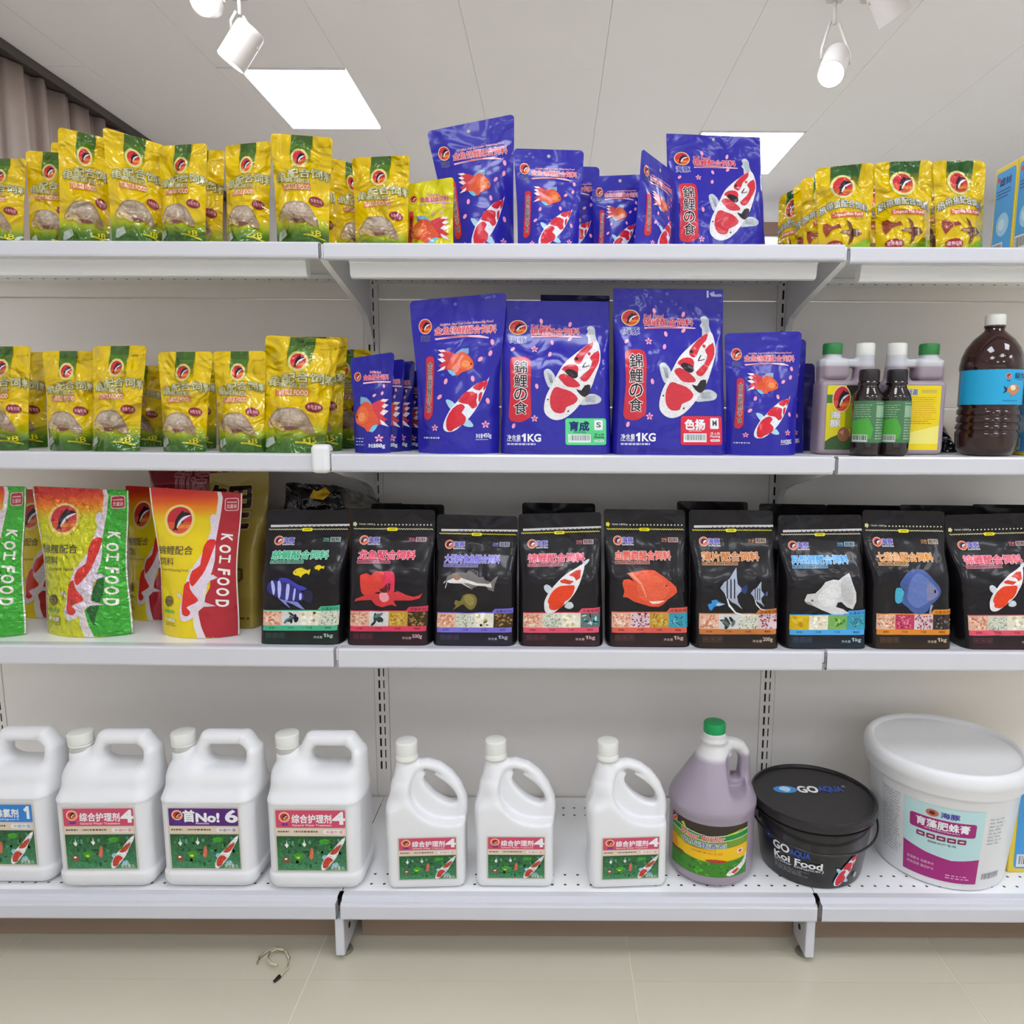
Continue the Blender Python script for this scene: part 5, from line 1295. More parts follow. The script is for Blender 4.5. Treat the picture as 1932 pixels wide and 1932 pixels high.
def pouch(name, label, cat, art, tl, tr, xb, Y, z, D, style='doy', film='gloss', body=(226, 196, 8), group=None, dy=0.0, lean=0.0, seed=1,
          wr=0.0012, pinch=0.03, curl=0.0, hole=None, corner=0.008, skip=(), ybl=None, back_only=False, seal=0.86):
    """tl, tr: photo pixels of the top corners; xb: pixel columns of the bottom corners; Y: distance of the middle plane"""
    z = board_z(z, x_at((xb[0] + xb[1]) / 2, Y, z))
    yl, yr = Y - dy / 2, Y + dy / 2
    BL = Vector((x_at(xb[0], yl, z), yl, z)); BR = Vector((x_at(xb[1], yr, z), yr, z))
    TL = at_y(tl[0], tl[1], yl + lean); TR = at_y(tr[0], tr[1], yr + lean)
    O = (BL + BR) / 2
    BL, BR, TL, TR = BL - O, BR - O, TL - O, TR - O
    Fn, W, H = make_surface(TL, TR, BL, BR, D, style, seed, wr, pinch, curl, seal)
    root = empty(name, O, label=label, cat=cat, group=group)
    ns, nv = (33, 54)
    if style == 'box':
        u = np.concatenate([[0, .004, .012, .025, .045], np.linspace(.075, .925, 31), [.955, .975, .988, .996, 1]]); ns = len(u)
    else: u = (1 - np.cos(np.linspace(0, np.pi, ns))) / 2
    v = np.concatenate([np.linspace(0, 1 - corner / H, nv - 5), 1 - corner / H * np.array([.7, .42, .2, .06, 0])]); nv = len(v)
    U, Vv = np.meshgrid(u, v)
    k = np.clip((Vv - (1 - corner / H)) * H / corner, 0, 1); ins = corner * (1 - np.sqrt(1 - k ** 2)) / W * 2
    S = (2 * U - 1) * (1 - ins); U2 = (S + 1) / 2
    verts = []; cols = []; uvs = []; faces = []
    uo = (seed * 0.37 % 5, seed * 0.73 % 5)
    for side in (1, -1):
        P = Fn(U2.ravel(), Vv.ravel(), side); base = len(verts) and sum(len(x) for x in verts)
        verts.append(P)
        if callable(body): c = body(U2.ravel(), Vv.ravel())
        else: c = np.broadcast_to(np.array(body, float), (U2.size, 3))
        cols.append(lin(c)); uvs.append(np.stack([U2.ravel() * W + uo[0], Vv.ravel() * H + uo[1] + (3 if side < 0 else 0)], -1))
        i, j = np.meshgrid(np.arange(ns - 1), np.arange(nv - 1)); a = (j * ns + i).ravel()
        q = np.stack([a, a + 1, a + ns + 1, a + ns], -1) if side > 0 else np.stack([a + 1, a, a + ns, a + ns + 1], -1)
        faces.append(q + (0 if side > 0 else ns * nv))
    # seams at sides, top and bottom
    n0 = ns * nv
    L = [];
    for j in range(nv - 1):
        L += [(j * ns, (j + 1) * ns, n0 + (j + 1) * ns, n0 + j * ns), (j * ns + ns - 1, n0 + j * ns + ns - 1, n0 + (j + 1) * ns + ns - 1, (j + 1) * ns + ns - 1)]
    for i in range(ns - 1):
        L += [(i, n0 + i, n0 + i + 1, i + 1), ((nv - 1) * ns + i, (nv - 1) * ns + i + 1, n0 + (nv - 1) * ns + i + 1, n0 + (nv - 1) * ns + i)]
    faces.append(np.array(L))
    V = np.concatenate(verts); 
    me = fast_mesh('pouch_body', V, np.concatenate(faces).ravel(), 4, POUCH_MAT[film], np.concatenate(cols), np.concatenate(uvs))
    me.set_sharp_from_angle(angle=math.radians(60))
    link(bpy.data.objects.new('pouch_body', me), root)
    if hole:
        hr = hole[2] if len(hole) > 2 else 0.0032
        h = Art(UNIT); h.poly('hang_hole', ell_pts(hole[0] * 100, (1 - hole[1]) * 100, 100 * hr / W, 100 * hr / H, 16), hole[3] if len(hole) > 3 else (176, 170, 168), 3)
        emit(h, Fn, W, H, root, M_PAPER)
    if art is not None: emit(art, Fn, W, H, root, POUCH_MAT[film], uo, base=0.0007, skip=skip)
    return root
def ybody(g0=0.30, g1=0.06, Y=(224, 188, 0), G=(62, 104, 34)):
    Y = np.array(Y, float); G = np.array(G, float)
    def f(u, v):
        t = np.clip((g0 - v) / (g0 - g1), 0, 1)[:, None]
        t = t * t * (3 - 2 * t)
        mid = np.array((160, 170, 24.))
        return np.where(t < .5, Y + (mid - Y) * t * 2, mid + (G - mid) * (t * 2 - 1))
    return f
A_T8, A_T15, A_TROP = art_turtle('8'), art_turtle('15'), art_tropical()
A_S, A_M, A_450, A_200, A_88, A_88Y = art_koi_bag('S'), art_koi_bag('M'), art_blue_pouch('450g'), art_blue_pouch('200G'), art_goldfish_pouch(), art_goldfish_pouch(True)
BLUE, NAVY = (42, 38, 160), (32, 30, 142)
TG, BG = 'small turtle food pouches', 'blue fish food pouches'
def turtle(label, tl, tr, xb, Y, z, art=A_T8, seed=1, **k):
    kw = dict(D=0.05, body=ybody(), seed=seed, corner=0.007, wr=0.0016); kw.update(k)
    pouch('turtle_food_pouch', label, 'pouch', art, tl, tr, xb, Y, z, **kw)
ZT, Z2, Z3 = Z_TOP, Z_TWO, Z_THREE
# top shelf, left to right
turtle('yellow turtle food pouch cut by the left edge on the top shelf', (-42, 300), (50, 299), (-32, 44), 1.335, ZT, seed=1)
turtle('second yellow turtle food pouch on the top shelf, tucked behind the tall turned one', (48, 284), (146, 290), (58, 140), 1.36, ZT, seed=2, dy=0.02)
turtle('yellow turtle food pouch mostly hidden behind the two tall ones on the top shelf', (96, 268), (190, 276), (100, 186), 1.42, ZT, seed=3)
turtle('tall turned yellow turtle food pouch, left one of the leaning pair on the top shelf', (109, 239), (214, 264), (112, 208), 1.335, ZT, seed=4, dy=0.045)
turtle('tall turned yellow turtle food pouch, right one of the leaning pair on the top shelf', (193, 239), (312, 275), (212, 306), 1.315, ZT, seed=5, dy=0.045)
turtle('yellow turtle food pouch with price sticker 8, right of the leaning tall pair', (300, 276), (391, 270), (305, 388), 1.315, ZT, seed=6, hole=(.46, .95, .0028, (150, 160, 120)))
turtle('yellow pouch hidden behind, only its right edge showing between two turtle food pouches', (330, 282), (424, 284), (336, 420), 1.40, ZT, seed=7)
turtle('yellow turtle food pouch with crumpled shiny logo, left of the tallest upright one', (425, 275), (512, 266), (428, 508), 1.335, ZT, seed=8)
turtle('tallest upright yellow turtle food pouch over the left shelf joint', (510, 251), (628, 260), (524, 620), 1.32, ZT, seed=9)
turtle('yellow pouch in the back behind the tallest turtle pouch, red strip showing', (560, 292), (640, 300), (566, 636), 1.52, ZT, seed=21)
turtle('turned yellow turtle food pouch half hidden, between the tallest and the goldfish pouch', (628, 298), (700, 318), (636, 698), 1.45, ZT, seed=10, dy=0.03)
turtle('yellow turtle food pouch with wide green top band, last one before the goldfish pouch', (664, 298), (773, 293), (672, 770), 1.40, ZT, seed=11)
pouch('goldfish_food_pouch', 'small yellow goldfish food pouch left of the tall tilted blue one', 'pouch', A_88Y, (766, 348), (856, 334), (770, 856), 1.44, ZT, 0.035, body=(216, 206, 12), seed=12, corner=.006)
pouch('fish_food_pouch', 'tall blue goldfish and koi pouch tilting left on the top shelf', 'pouch', A_450, (805, 248), (970, 215), (862, 970), 1.52, ZT, 0.065, film='satin', body=BLUE, seed=13, hole=(.47, .945), pinch=.02, group=BG)
pouch('fish_food_pouch', 'upright blue goldfish and koi pouch right of the tilted one on the top shelf', 'pouch', A_200, (969, 280), (1102, 284), (978, 1090), 1.45, ZT, 0.055, film='satin', body=BLUE, seed=14, hole=(.5, .94), group=BG)
pouch('fish_food_pouch', 'blue pouch mostly hidden behind, its right side showing, top shelf middle', 'pouch', A_200, (1010, 313), (1131, 315), (1016, 1130), 1.51, ZT, 0.05, film='satin', body=BLUE, seed=15, group=BG)
pouch('fish_food_pouch', 'shorter blue pouch standing further back between hidden and turned ones, top shelf', 'pouch', A_200, (1116, 333), (1212, 329), (1120, 1208), 1.49, ZT, 0.05, film='satin', body=BLUE, seed=16, hole=(.56, .94), group=BG)
pouch('fish_food_pouch', 'sharply turned blue pouch with a pointed corner left of the large koi pouch', 'pouch', A_450, (1211, 280), (1272, 326), (1196, 1262), 1.44, ZT, 0.05, film='satin', body=BLUE, seed=17, dy=0.10, hole=(.55, .92), pinch=0, group=BG)
pouch('koi_food_bag', 'large blue koi food bag standing on the top shelf before the right ceiling panel', 'bag', A_S, (1257, 252), (1434, 259), (1262, 1443), 1.545, ZT, 0.07, 'box', 'satin', BLUE, seed=18, hole=(.5, .97), corner=.0008, skip=('size_sticker',), pinch=.015, wr=.0022)
def trop(label, tl, tr, xb, Y, seed, **k):
    kw = dict(D=0.05, body=ybody(.22, .0), seed=seed, corner=0.012, wr=.0022); kw.update(k)
    pouch('tropical_fish_food_pouch', label, 'pouch', A_TROP, tl, tr, xb, Y, ZT, **kw)
trop('sharply turned yellow tropical food pouch, farthest left of its row', (1470, 372), (1530, 340), (1464, 1526), 1.54, 31, dy=-0.05)
trop('yellow tropical food pouch overlapped by the front ones, second from the left of its row', (1497, 350), (1580, 332), (1500, 1576), 1.50, 32, dy=-0.03)
trop('yellow tropical food pouch half hidden behind the first front one', (1510, 337), (1610, 326), (1517, 1604), 1.445, 33, dy=-0.03)
trop('dark-shaded yellow tropical pouch in the gap behind the two front ones', (1590, 326), (1690, 322), (1600, 1690), 1.54, 37)
trop('left one of three front yellow tropical fish food pouches', (1537, 318), (1652, 306), (1545, 1640), 1.395, 34, dy=-0.015)
trop('middle one of three front yellow tropical fish food pouches', (1649, 307), (1763, 302), (1652, 1752), 1.385, 35)
trop('yellow pouch behind, edge showing between middle and right tropical pouches', (1690, 318), (1790, 314), (1700, 1786), 1.47, 38)
trop('right one of three front yellow tropical fish food pouches, beside the blue boxes', (1759, 303), (1860, 303), (1766, 1852), 1.385, 36, dy=.01)
# second shelf
turtle('yellow turtle food pouch cut by the left edge on the second shelf', (-44, 654), (58, 653), (-36, 54), 1.32, Z2, seed=41)
turtle('shaded turtle food pouch in the back row beside the left-edge pouch, second shelf', (-4, 666), (88, 664), (0, 90), 1.42, Z2, seed=42)
turtle('second front turtle food pouch from the left on the second shelf', (80, 662), (178, 662), (94, 180), 1.325, Z2, seed=43, hole=(.45, .95, .0028, (60, 60, 40)))
turtle('turtle food pouch in the back row behind the tilted third one, second shelf', (150, 662), (246, 662), (156, 240), 1.41, Z2, seed=44)
turtle('third turtle food pouch slightly taller, overlapping its left neighbour, second shelf', (176, 653), (277, 652), (174, 263), 1.305, Z2, seed=45)
turtle('dark shaded turtle food pouch deep in the gap, second shelf', (225, 690), (304, 690), (232, 312), 1.50, Z2, seed=46)
turtle('fourth front turtle food pouch, right of the dark gap, second shelf', (298, 664), (402, 663), (309, 388), 1.31, Z2, seed=47)
turtle('turtle food pouch in the back row between fourth and fifth front ones, second shelf', (320, 668), (412, 668), (326, 408), 1.43, Z2, seed=48)
turtle('fifth front turtle food pouch, touching the larger one, second shelf', (402, 663), (502, 662), (414, 500), 1.31, Z2, seed=49)
turtle('larger turtle food pouch priced 15 standing behind the front one, second shelf', (530, 635), (656, 636), (535, 645), 1.388, Z2, A_T15, seed=51, D=.055)
turtle('large front turtle food pouch priced 15 by the white clip', (501, 632), (642, 641), (496, 612), 1.315, Z2, A_T15, seed=50, D=.06, hole=(.5, .965, .003, (30, 40, 20)))
turtle('dark shaded turtle food pouch at the back right of the large priced ones', (600, 658), (700, 660), (608, 696), 1.5, Z2, A_T15, seed=52)
for i, (x0, x1, y0, y1, b0, b1, Y, lb) in enumerate(((735, 800, 708, 697, 742, 796, 1.44, 'rearmost blue goldfish pouch in the row of four, in shade'), (712, 783, 690, 680, 722, 776, 1.40, 'third small blue goldfish pouch in the row of four'),
        (690, 764, 686, 677, 702, 758, 1.365, 'second small blue goldfish pouch in the row of four'), (661, 744, 676, 664, 670, 736, 1.315, 'front small blue goldfish pouch of the row of four'))):
    pouch('goldfish_food_pouch', lb, 'pouch', A_88, (x0, y0), (x1, y1), (b0, b1), Y, Z2, 0.034, film='satin', body=NAVY, seed=60 + i, corner=.007, group='small blue goldfish pouches in a row')
pouch('fish_food_pouch', 'tall blue goldfish and koi pouch 450 g left of the two koi bags, second shelf', 'pouch', A_450, (773, 568), (956, 552), (790, 941), 1.33, Z2, 0.075, film='satin', body=BLUE, seed=70, hole=(.47, .955, .003, (90, 84, 190)), pinch=.06, group=BG)
pouch('koi_food_bag', 'blue koi food bag mostly hidden behind, dark corner above the green-sticker bag', 'bag', None, (1020, 556), (1150, 558), (1020, 1150), 1.47, Z2, 0.05, 'box', 'satin', (34, 30, 90), seed=75, corner=.001)  # bag blue darkened to stand for shade behind the front bags
pouch('koi_food_bag', 'blue one kilogram koi food bag with green sticker S', 'bag', A_S, (945, 567), (1149, 569), (945, 1153), 1.345, Z2, 0.085, 'box', 'satin', BLUE, seed=71, corner=.001, pinch=.012)
pouch('koi_food_bag', 'blue one kilogram koi food bag with red sticker M', 'bag', A_M, (1157, 544), (1364, 546), (1152, 1366), 1.34, Z2, 0.08, 'box', 'satin', BLUE, seed=72, corner=.001, hole=(.49, .97, .003, (90, 84, 190)), pinch=.03)
pouch('fish_food_pouch', 'blue pouch hidden behind the 200 gram one, second shelf', 'pouch', A_200, (1388, 646), (1521, 640), (1392, 1515), 1.40, Z2, 0.05, film='satin', body=BLUE, seed=74, group=BG)
pouch('fish_food_pouch', 'blue goldfish and koi pouch 200 g right of the red-sticker bag', 'pouch', A_200, (1367, 629), (1513, 625), (1369, 1499), 1.32, Z2, 0.06, film='satin', body=BLUE, seed=73, hole=(.5, .95, .003, (90, 84, 190)), group=BG)
pouch('fish_food_pouch', 'dark blue pouch deep in shade between 200 g pouch and dosing bottles', 'pouch', None, (1448, 684), (1537, 686), (1452, 1540), 1.5, Z2, 0.05, film='satin', body=(40, 34, 110), seed=76, group=BG)  # body blue darkened to stand for the deep shade back there
# third shelf, left
A_KR, A_KG = art_koi_food(True), art_koi_food(False)
def kbody(c0, c1, c2):
    def f(u, v):
        o = np.empty((len(u), 3)); o[:] = c0
        o[u > .74] = c1
        t = np.clip((v - .78) / .12, 0, 1)[:, None]
        o = np.where((u < .72)[:, None], o + (np.array(c2, float) - o) * t, o)
        return o
    return f
KB_R, KB_G = kbody((232, 206, 18), (176, 36, 50), (206, 44, 34)), kbody((206, 206, 24), (58, 168, 46), (206, 70, 34))
def kfood(label, art, tl, tr, xb, Y, seed, red, film='satin', **k):
    kw = dict(D=0.06, film=film, body=KB_R if red else KB_G, seed=seed, corner=.004, pinch=.085, wr=.0022, seal=.9, group='koi food side-panel pouches'); kw.update(k)
    pouch('koi_food_pouch', label, 'pouch', art, tl, tr, xb, Y, Z3, **kw)
kfood('shaded red and yellow koi food pouch behind, left of the front green one', A_KR, (20, 922), (150, 926), (26, 140), 1.47, 81, True)
kfood('shaded red and yellow koi food pouch behind, left of the front red one', A_KR, (236, 916), (345, 922), (244, 335), 1.46, 82, True)
kfood('green koi food pouch cut by the left edge, third shelf', A_KG, (-105, 915), (50, 918), (-95, 50), 1.335, 83, False, 'holo')
kfood('sparkling green and yellow koi food pouch standing in front, third shelf', A_KG, (62, 917), (243, 925), (92, 252), 1.345, 84, False, 'holo')
kfood('red and yellow koi food pouch 454 g standing in front, third shelf', A_KR, (282, 919), (458, 930), (310, 452), 1.345, 85, True)
a = Art([(430, 885), (510, 885), (430, 1165), (502, 1165)])
a.text('calligraphy', '鲤', 428, 908, 488, 985, (36, 26, 16), 3, 0.02, out=(0.05, (190, 170, 110)))
a.poly('shield_badge', [(448, 1054), (466, 1048), (486, 1056), (486, 1074), (468, 1092), (450, 1080)], (84, 70, 30), 1); a.poly('shield_badge', [(452, 1058), (466, 1053), (482, 1060), (482, 1072), (467, 1086), (454, 1077)], (136, 120, 60), 2)
a.text('shield_badge', '品质保证', 453, 1062, 482, 1070, (60, 50, 20), 3); a.lines('small_print', 450, 1144, 498, 1152, 1, (90, 76, 30), 2, .5, 3, chunk=5); a.ell('koi_picture', 462, 1030, 14, 22, (96, 56, 36), 1)
pouch('gold_koi_food_bag', 'olive gold bag with black calligraphy behind the red koi food pouch', 'bag', a, (395, 893), (508, 886), (400, 502), 1.43, Z3, 0.09, 'box', 'satin', (150, 130, 58), seed=86, corner=.004)
a = Art(UNIT)
a.text('promotion_lettering', '加送 20%', 26, 20, 90, 76, (160, 70, 84), 2, 0.0, out=(.05, (200, 140, 150)))
pouch('promotion_bag', 'dark red bag lettered with a 20 percent promotion lying on top at the back', 'bag', a, (272, 868), (500, 862), (300, 470), 1.5, Z3 + 0.235, 0.05, 'box', 'satin', (138, 34, 48), seed=87, corner=.002)
p = x_at(430, 1.52, Z3)
t = empty('carton', (p, 1.545, board_z(Z3, p) + .0002), label='shaded brown carton carrying the promotion bag at the back of the third shelf', cat='carton')
MB().box(-0.13, 0.06, -0.04, 0.04, 0, 0.15, 0.001).build('carton_body', mat('brown_card', (120, 92, 66), 0.8), t); MB().box(-0.13, 0.06, -0.04, 0.04, 0.151, 0.234, 0.001).build('carton_lid', mat('brown_card', (120, 92, 66), 0.8), t)
# black series
SPEC = [
 ((503, 962), (661, 962), (500, 655), TEAL, '慈鲷配合饲料', 'CICHLID FOOD', '1kg', ('shrimp', 'mussel', 'garlic', 'herb'), fish_cichlid(), (214, 206, 150), True, 'teal-lettered black bag with a striped blue cichlid'),
 ((663, 960), (821, 962), (660, 819), PINK, '龙鱼配合饲料', 'AROWANA FOOD', '500g', ('shrimp', 'mussel', 'worm', 'bean'), fish_arowana(), (206, 200, 150), False, 'pink-lettered black bag with a red flower-like fish'),
 ((825, 970), (977, 974), (819, 976), PURP, '大型肉食鱼配合饲料', 'LARGE CARNIVOROUS FISH FOOD', '1kg', ('shrimp', 'herb', 'garlic', 'bean'), fish_catfish(), (226, 214, 20), True, 'violet-lettered black bag with a catfish and a ray'),
 ((978, 970), (1134, 966), (978, 1137), ROSE, '锦鲤配合饲料', 'COLOR ENHANCING KOI FOOD', '1kg', ('shrimp', 'herb', 'garlic', 'mixed'), fish_koi([(1010, 360), (1800, 340), (1010, 1645), (1820, 1645)], (0, 0, 1)), (232, 222, 10), True, 'rose-lettered black bag with a white and orange koi, in the middle of the row'),
 ((1139, 960), (1292, 962), (1141, 1299), CORAL, '血鹦鹉配合饲料', 'BLOOD PARROT FOOD', '1kg', ('shrimp', 'redbean', 'worm', 'krill'), fish_parrot(), (232, 222, 10), False, 'coral-lettered black bag with an orange parrot cichlid'),
 ((1300, 962), (1458, 963), (1301, 1463), ORNG, '薄片配合饲料', 'FLAKE FISH FOOD', '200g', ('shrimp', 'mussel', 'herb', 'redbean'), fish_angel(), (226, 216, 20), True, 'orange-lettered black bag with two striped angelfish'),
 ((1468, 972), (1626, 971), (1467, 1624), SKY, '异型鲤配合饲料', 'PLECO CARP FOOD', '1kg', ('oil', 'garlic', 'leaf', 'krill'), fish_white(), (214, 210, 180), True, 'sky-blue-lettered black bag with a pale grey fish'),
 ((1627, 962), (1782, 965), (1627, 1781), AMBER, '七彩鱼配合饲料', 'DISCUS FOOD', '1kg', ('shrimp', 'pinkworm', 'redbean', 'pepper'), fish_discus(), (210, 204, 150), False, 'amber-lettered black bag with a round blue discus'),
 ((1782, 972), (1946, 968), (1799, 1955), ROSE, '锦鲤配合饲料', 'COLOR ENHANCING KOI FOOD', '1kg', ('shrimp', 'herb', 'garlic', 'mixed'), fish_koi([(1340, 290), (1985, 270), (1410, 1300), (2020, 1320)], (712, -40, .67) if 0 else (700, 85, .702)), (206, 200, 150), False, 'rose-lettered black bag with a koi at the right edge of the row'),
]
DARK = (23, 20, 24)
for i, (tl, tr, xb, c, ti, en, wt, sw, fa, zc, foil, lb) in enumerate(SPEC):
    a = art_black(c, ti, en, wt, sw, zc, i + 1, foil, '浮性' if i in (1,) else ('片状' if i == 5 else '沉性')); a.p += fa.p
    pouch('black_fish_food_bag', lb, 'bag', a, tl, tr, xb, 1.327 - (0.006 if i > 4 else 0), Z3, 0.075, 'box', 'matte', DARK, seed=100 + i, corner=.006, pinch=.012, wr=.0022, group='front row of black fish food bags', seal=.84)
pouch('black_fish_food_bag', 'black bag cut by the right edge, last of the row', 'bag', None, (1902, 975), (2050, 975), (1925, 2060), 1.405, Z3, 0.06, 'box', 'matte', DARK, seed=120, corner=.006)
for i, (x0, x1, y, lb) in enumerate(((700, 838, 950, 'pink and violet'), (985, 1123, 948, 'rose and coral'), (1277, 1411, 945, 'coral and orange'), (1432, 1560, 950, 'orange and sky-blue'), (1558, 1702, 952, 'sky-blue and amber'), (1697, 1838, 952, 'amber and right-edge rose'), (1834, 1975, 951, 'right-edge rose and last'))):
    pouch('black_fish_food_bag', 'plain black top behind the gap between %s bags' % lb, 'bag', None, (x0, y), (x1, y + 2), (x0 + 4, x1 - 2), (1.415, 1.415, 1.415, 1.42, 1.49, 1.42, 1.49)[i], Z3, 0.06, 'box', 'matte', (20, 18, 20), seed=130 + i, corner=.006, pinch=.01, group='second row of black bags')
a = Art(UNIT); a.poly('yellow_print', [(48, 50), (54, 20), (62, 26), (74, 8), (84, 30), (70, 60)], (214, 170, 30), 1)
# crumpled black foil pouch lying on the bags behind
p0 = at_y(540, 962, 1.5)
t_ = pouch('foil_pouch', 'shiny crumpled black pouch lying at the back behind the first black bags', 'pouch', a, (539, 909), (640, 917), (536, 650), 1.46, z_at(962, -0.3, 1.46), 0.03, 'doy', 'gloss', (26, 22, 24), seed=140, wr=.004, corner=.006)
pouch('foil_pouch', 'silvery crumpled tail of a foil pouch behind the pink-lettered bag', 'pouch', None, (622, 912), (706, 938), (630, 736), 1.49, z_at(966, -0.25, 1.47), 0.03, 'doy', 'gloss', (120, 116, 112), seed=141, wr=.006, corner=.01)
zb = z_at(962, -0.3, 1.46)
t = empty('carton', (x_at(640, 1.48, Z3), 1.505, board_z(Z3, -.45) + .0002), label='plain carton behind the first black bags carrying the crumpled foil pouches', cat='carton')
MB().box(-0.12, 0.12, -0.05, 0.07, 0, (zb - Z3) * .6, 0.001).build('carton_body', mat('brown_card', (120, 92, 66), 0.8), t); MB().box(-0.12, 0.12, -0.05, 0.07, (zb - Z3) * .6 + .001, zb - Z3 - 0.0005, 0.001).build('carton_lid', mat('brown_card', (120, 92, 66), 0.8), t)

# ------------------------------------------------------------------ bottles, cans, buckets
def screw_cap(parent, c, r, h, m, name='cap', tilt=0.0, n=48):
    prof = [(r * .98, 0), (r, .002), (r, h - .003), (r * .95, h - .0006), (r * .9, h)]
    o = MB().lathe(prof, n, ridge=r * .012, ridge_rows=(1, 2)).build(name, m, parent, auto=50)
    o.location = c; o.rotation_euler = (0, tilt, 0)
    return o
def flat_face(w, h, y, z0, bulge=0.0, x0=0.0):
    def F(u, v):
        u = np.asarray(u, float); v = np.asarray(v, float)
        return np.stack([x0 + (u - .5) * w, y - bulge * (1 - (2 * u - 1) ** 2), z0 + v * h], -1)
    return F
def round_face(R, a0, a1, z0, h):
    """R(z) radius function; angles measured from -y towards +x"""
    def F(u, v):
        u = np.asarray(u, float); v = np.asarray(v, float); z = z0 + v * h; a = a0 + (a1 - a0) * u; r = R(z)
        return np.stack([r * np.sin(a), -r * np.cos(a), z], -1)
    return F
# --- 5 litre cans
def can5(X, Y, Z):
    b = sd_box(X, Y, Z, (0, 0, 0.098), (0.091, 0.062, 0.098), 0.026)
    lab = sd_box(X, Y, Z, (0, 0, 0.106), (0.2, 0.2, 0.068), 0.004)
    b = b + 0.0035 * np.clip((0.004 - lab) / 0.004, 0, 1)
    sh = np.minimum(sd_cap(X, Y, Z, (-0.038, 0, 0.165), (-0.046, 0, 0.208), 0.060, 0.046, 0.95), sd_cap(X, Y, Z, (-0.046, 0, 0.208), (-0.0585, 0, 0.246), 0.046, 0.024, 0.95))
    dk = sd_box(X, Y, Z, (0.0, 0, 0.192), (0.083, 0.046, 0.038), 0.026)
    f = smin(smin(b, sh, 0.012), dk, 0.014)
    hd = sd_cap(X, Y, Z, (-0.036, 0, 0.225), (-0.012, 0, 0.280), 0.018, 0.0145, 1.2)
    hd = np.minimum(hd, sd_cap(X, Y, Z, (-0.012, 0, 0.281), (0.060, 0, 0.281), 0.0145, 0.0145, 1.2))
    hd = np.minimum(hd, sd_cap(X, Y, Z, (0.060, 0, 0.281), (0.0775, 0, 0.255), 0.0145, 0.0145, 1.4))
    hd = np.minimum(hd, sd_cap(X, Y, Z, (0.0775, 0, 0.255), (0.074, 0, 0.19), 0.0145, 0.019, 1.8))
    f = smin(f, hd, 0.012)
    hole = sd_box(X, Y, Z, (0.0265, 0, 0.2535), (0.036, 0.2, 0.0125), 0.007)
    f = smax(f, np.abs(Y) - np.where(lab < 0, 0.0585, 0.062), 0.002)
    return smax(f, -hole, 0.008)
ME5 = sdf_mesh(can5, (-.11, -.085, -.01), (.11, .085, .315), 0.0028)
ME5.materials.append(M_HDPE)
A_J = {'blue': art_jerry((44, 130, 210), '长效除氯剂', '1', 'Water Safeguard'), 'pink': art_jerry((206, 74, 104), '综合护理剂', '4', 'General Water Treatment'), 'violet': art_jerry((84, 34, 116), '', '6', 'Ammonia', True)}
def jerry(px, yf, rz, kind, label):
    x = x_at(px, yf + 0.062, Z_BASE)
    t = empty('jerrycan', (x, yf + 0.062, Z_BASE), rz, label=label, cat='jerrycan', group='large white jerrycans on the base shelf')
    link(bpy.data.objects.new('can_body', ME5), t)
    MB().lathe([(0.0205, 0), (0.0205, .016), (0.0225, .017), (0.0225, .020)], 40).build('neck', M_CAPW, t, True, loc=(-0.0600, 0, 0.250))
    screw_cap(t, (-0.0602, 0, 0.2705), 0.0222, 0.0215, M_CAPW, tilt=-0.04, n=60)
    emit(A_J[kind], flat_face(0.136, 0.128, -0.0588, 0.042, 0.0, -0.002), 0.136, 0.128, t, M_PAPER, base=0.0005, L=0.03)
    return t
jerry(54, 1.262, 0.0, 'blue', 'white jerrycan with blue label number 1, cut by the left edge')
jerry(233, 1.250, 0.02, 'pink', 'white jerrycan with pink label number 4 between the blue and violet labelled ones')
jerry(421, 1.252, 0.0, 'violet', 'white jerrycan with violet label number 6')
jerry(612, 1.247, -0.0, 'pink', 'white jerrycan with pink label number 4 beside the smaller bottles')
# --- 2 litre bottles
def can2(X, Y, Z):
    b = sd_box(X, Y, Z, (0, 0, 0.083), (0.0735, 0.042, 0.083), 0.014)
    col = np.minimum(sd_cap(X, Y, Z, (-0.030, 0, 0.12), (-0.033, 0, 0.188), 0.045, 0.0385, 0.95), sd_cap(X, Y, Z, (-0.033, 0, 0.188), (-0.038, 0, 0.238), 0.0385, 0.0205, 0.95))
    col = smax(col, -(X + 0.0735), 0.01)
    sl = np.maximum(np.sqrt(((X + 0.0) / 1.0) ** 2 + (Z - 0.145) ** 2) - 0.0735, np.abs(Y) - 0.016)
    f = smin(smin(b, col, 0.02), sl, 0.012)
    # carve the grip recess on both sides, leave the rim as handle
    e = np.sqrt(((X - 0.045) / 0.075) ** 2 + ((Z - 0.192) / 0.062) ** 2) - 1
    rec = np.maximum(e * 0.06, 0.015 - np.abs(Y))
    f = smax(f, -rec, 0.01)
    arc = None
    pts = [(-0.022, .232), (0.0, .236), (0.022, .229), (0.042, .213), (0.057, .192), (0.066, .168), (0.066, .14)]
    for p, q in zip(pts[:-1], pts[1:]):
        c = sd_cap(X, Y, Z, (p[0], 0, p[1]), (q[0], 0, q[1]), 0.0095, 0.0095, 1.5); arc = c if arc is None else np.minimum(arc, c)
    f = smin(f, arc, 0.008)
    c, s = math.cos(-0.72), math.sin(-0.72); dx, dz = X - 0.026, Z - 0.187
    h = (np.sqrt(((dx * c + dz * s) / 0.040) ** 2 + ((-dx * s + dz * c) / 0.0165) ** 2) - 1) * 0.016
    f = smax(f, -h, 0.005)
    return smax(f, np.abs(Y) - 0.0415, 0.002)
ME2 = sdf_mesh(can2, (-.09, -.06, -.01), (.09, .06, .275), 0.0025)
ME2.materials.append(M_HDPE)
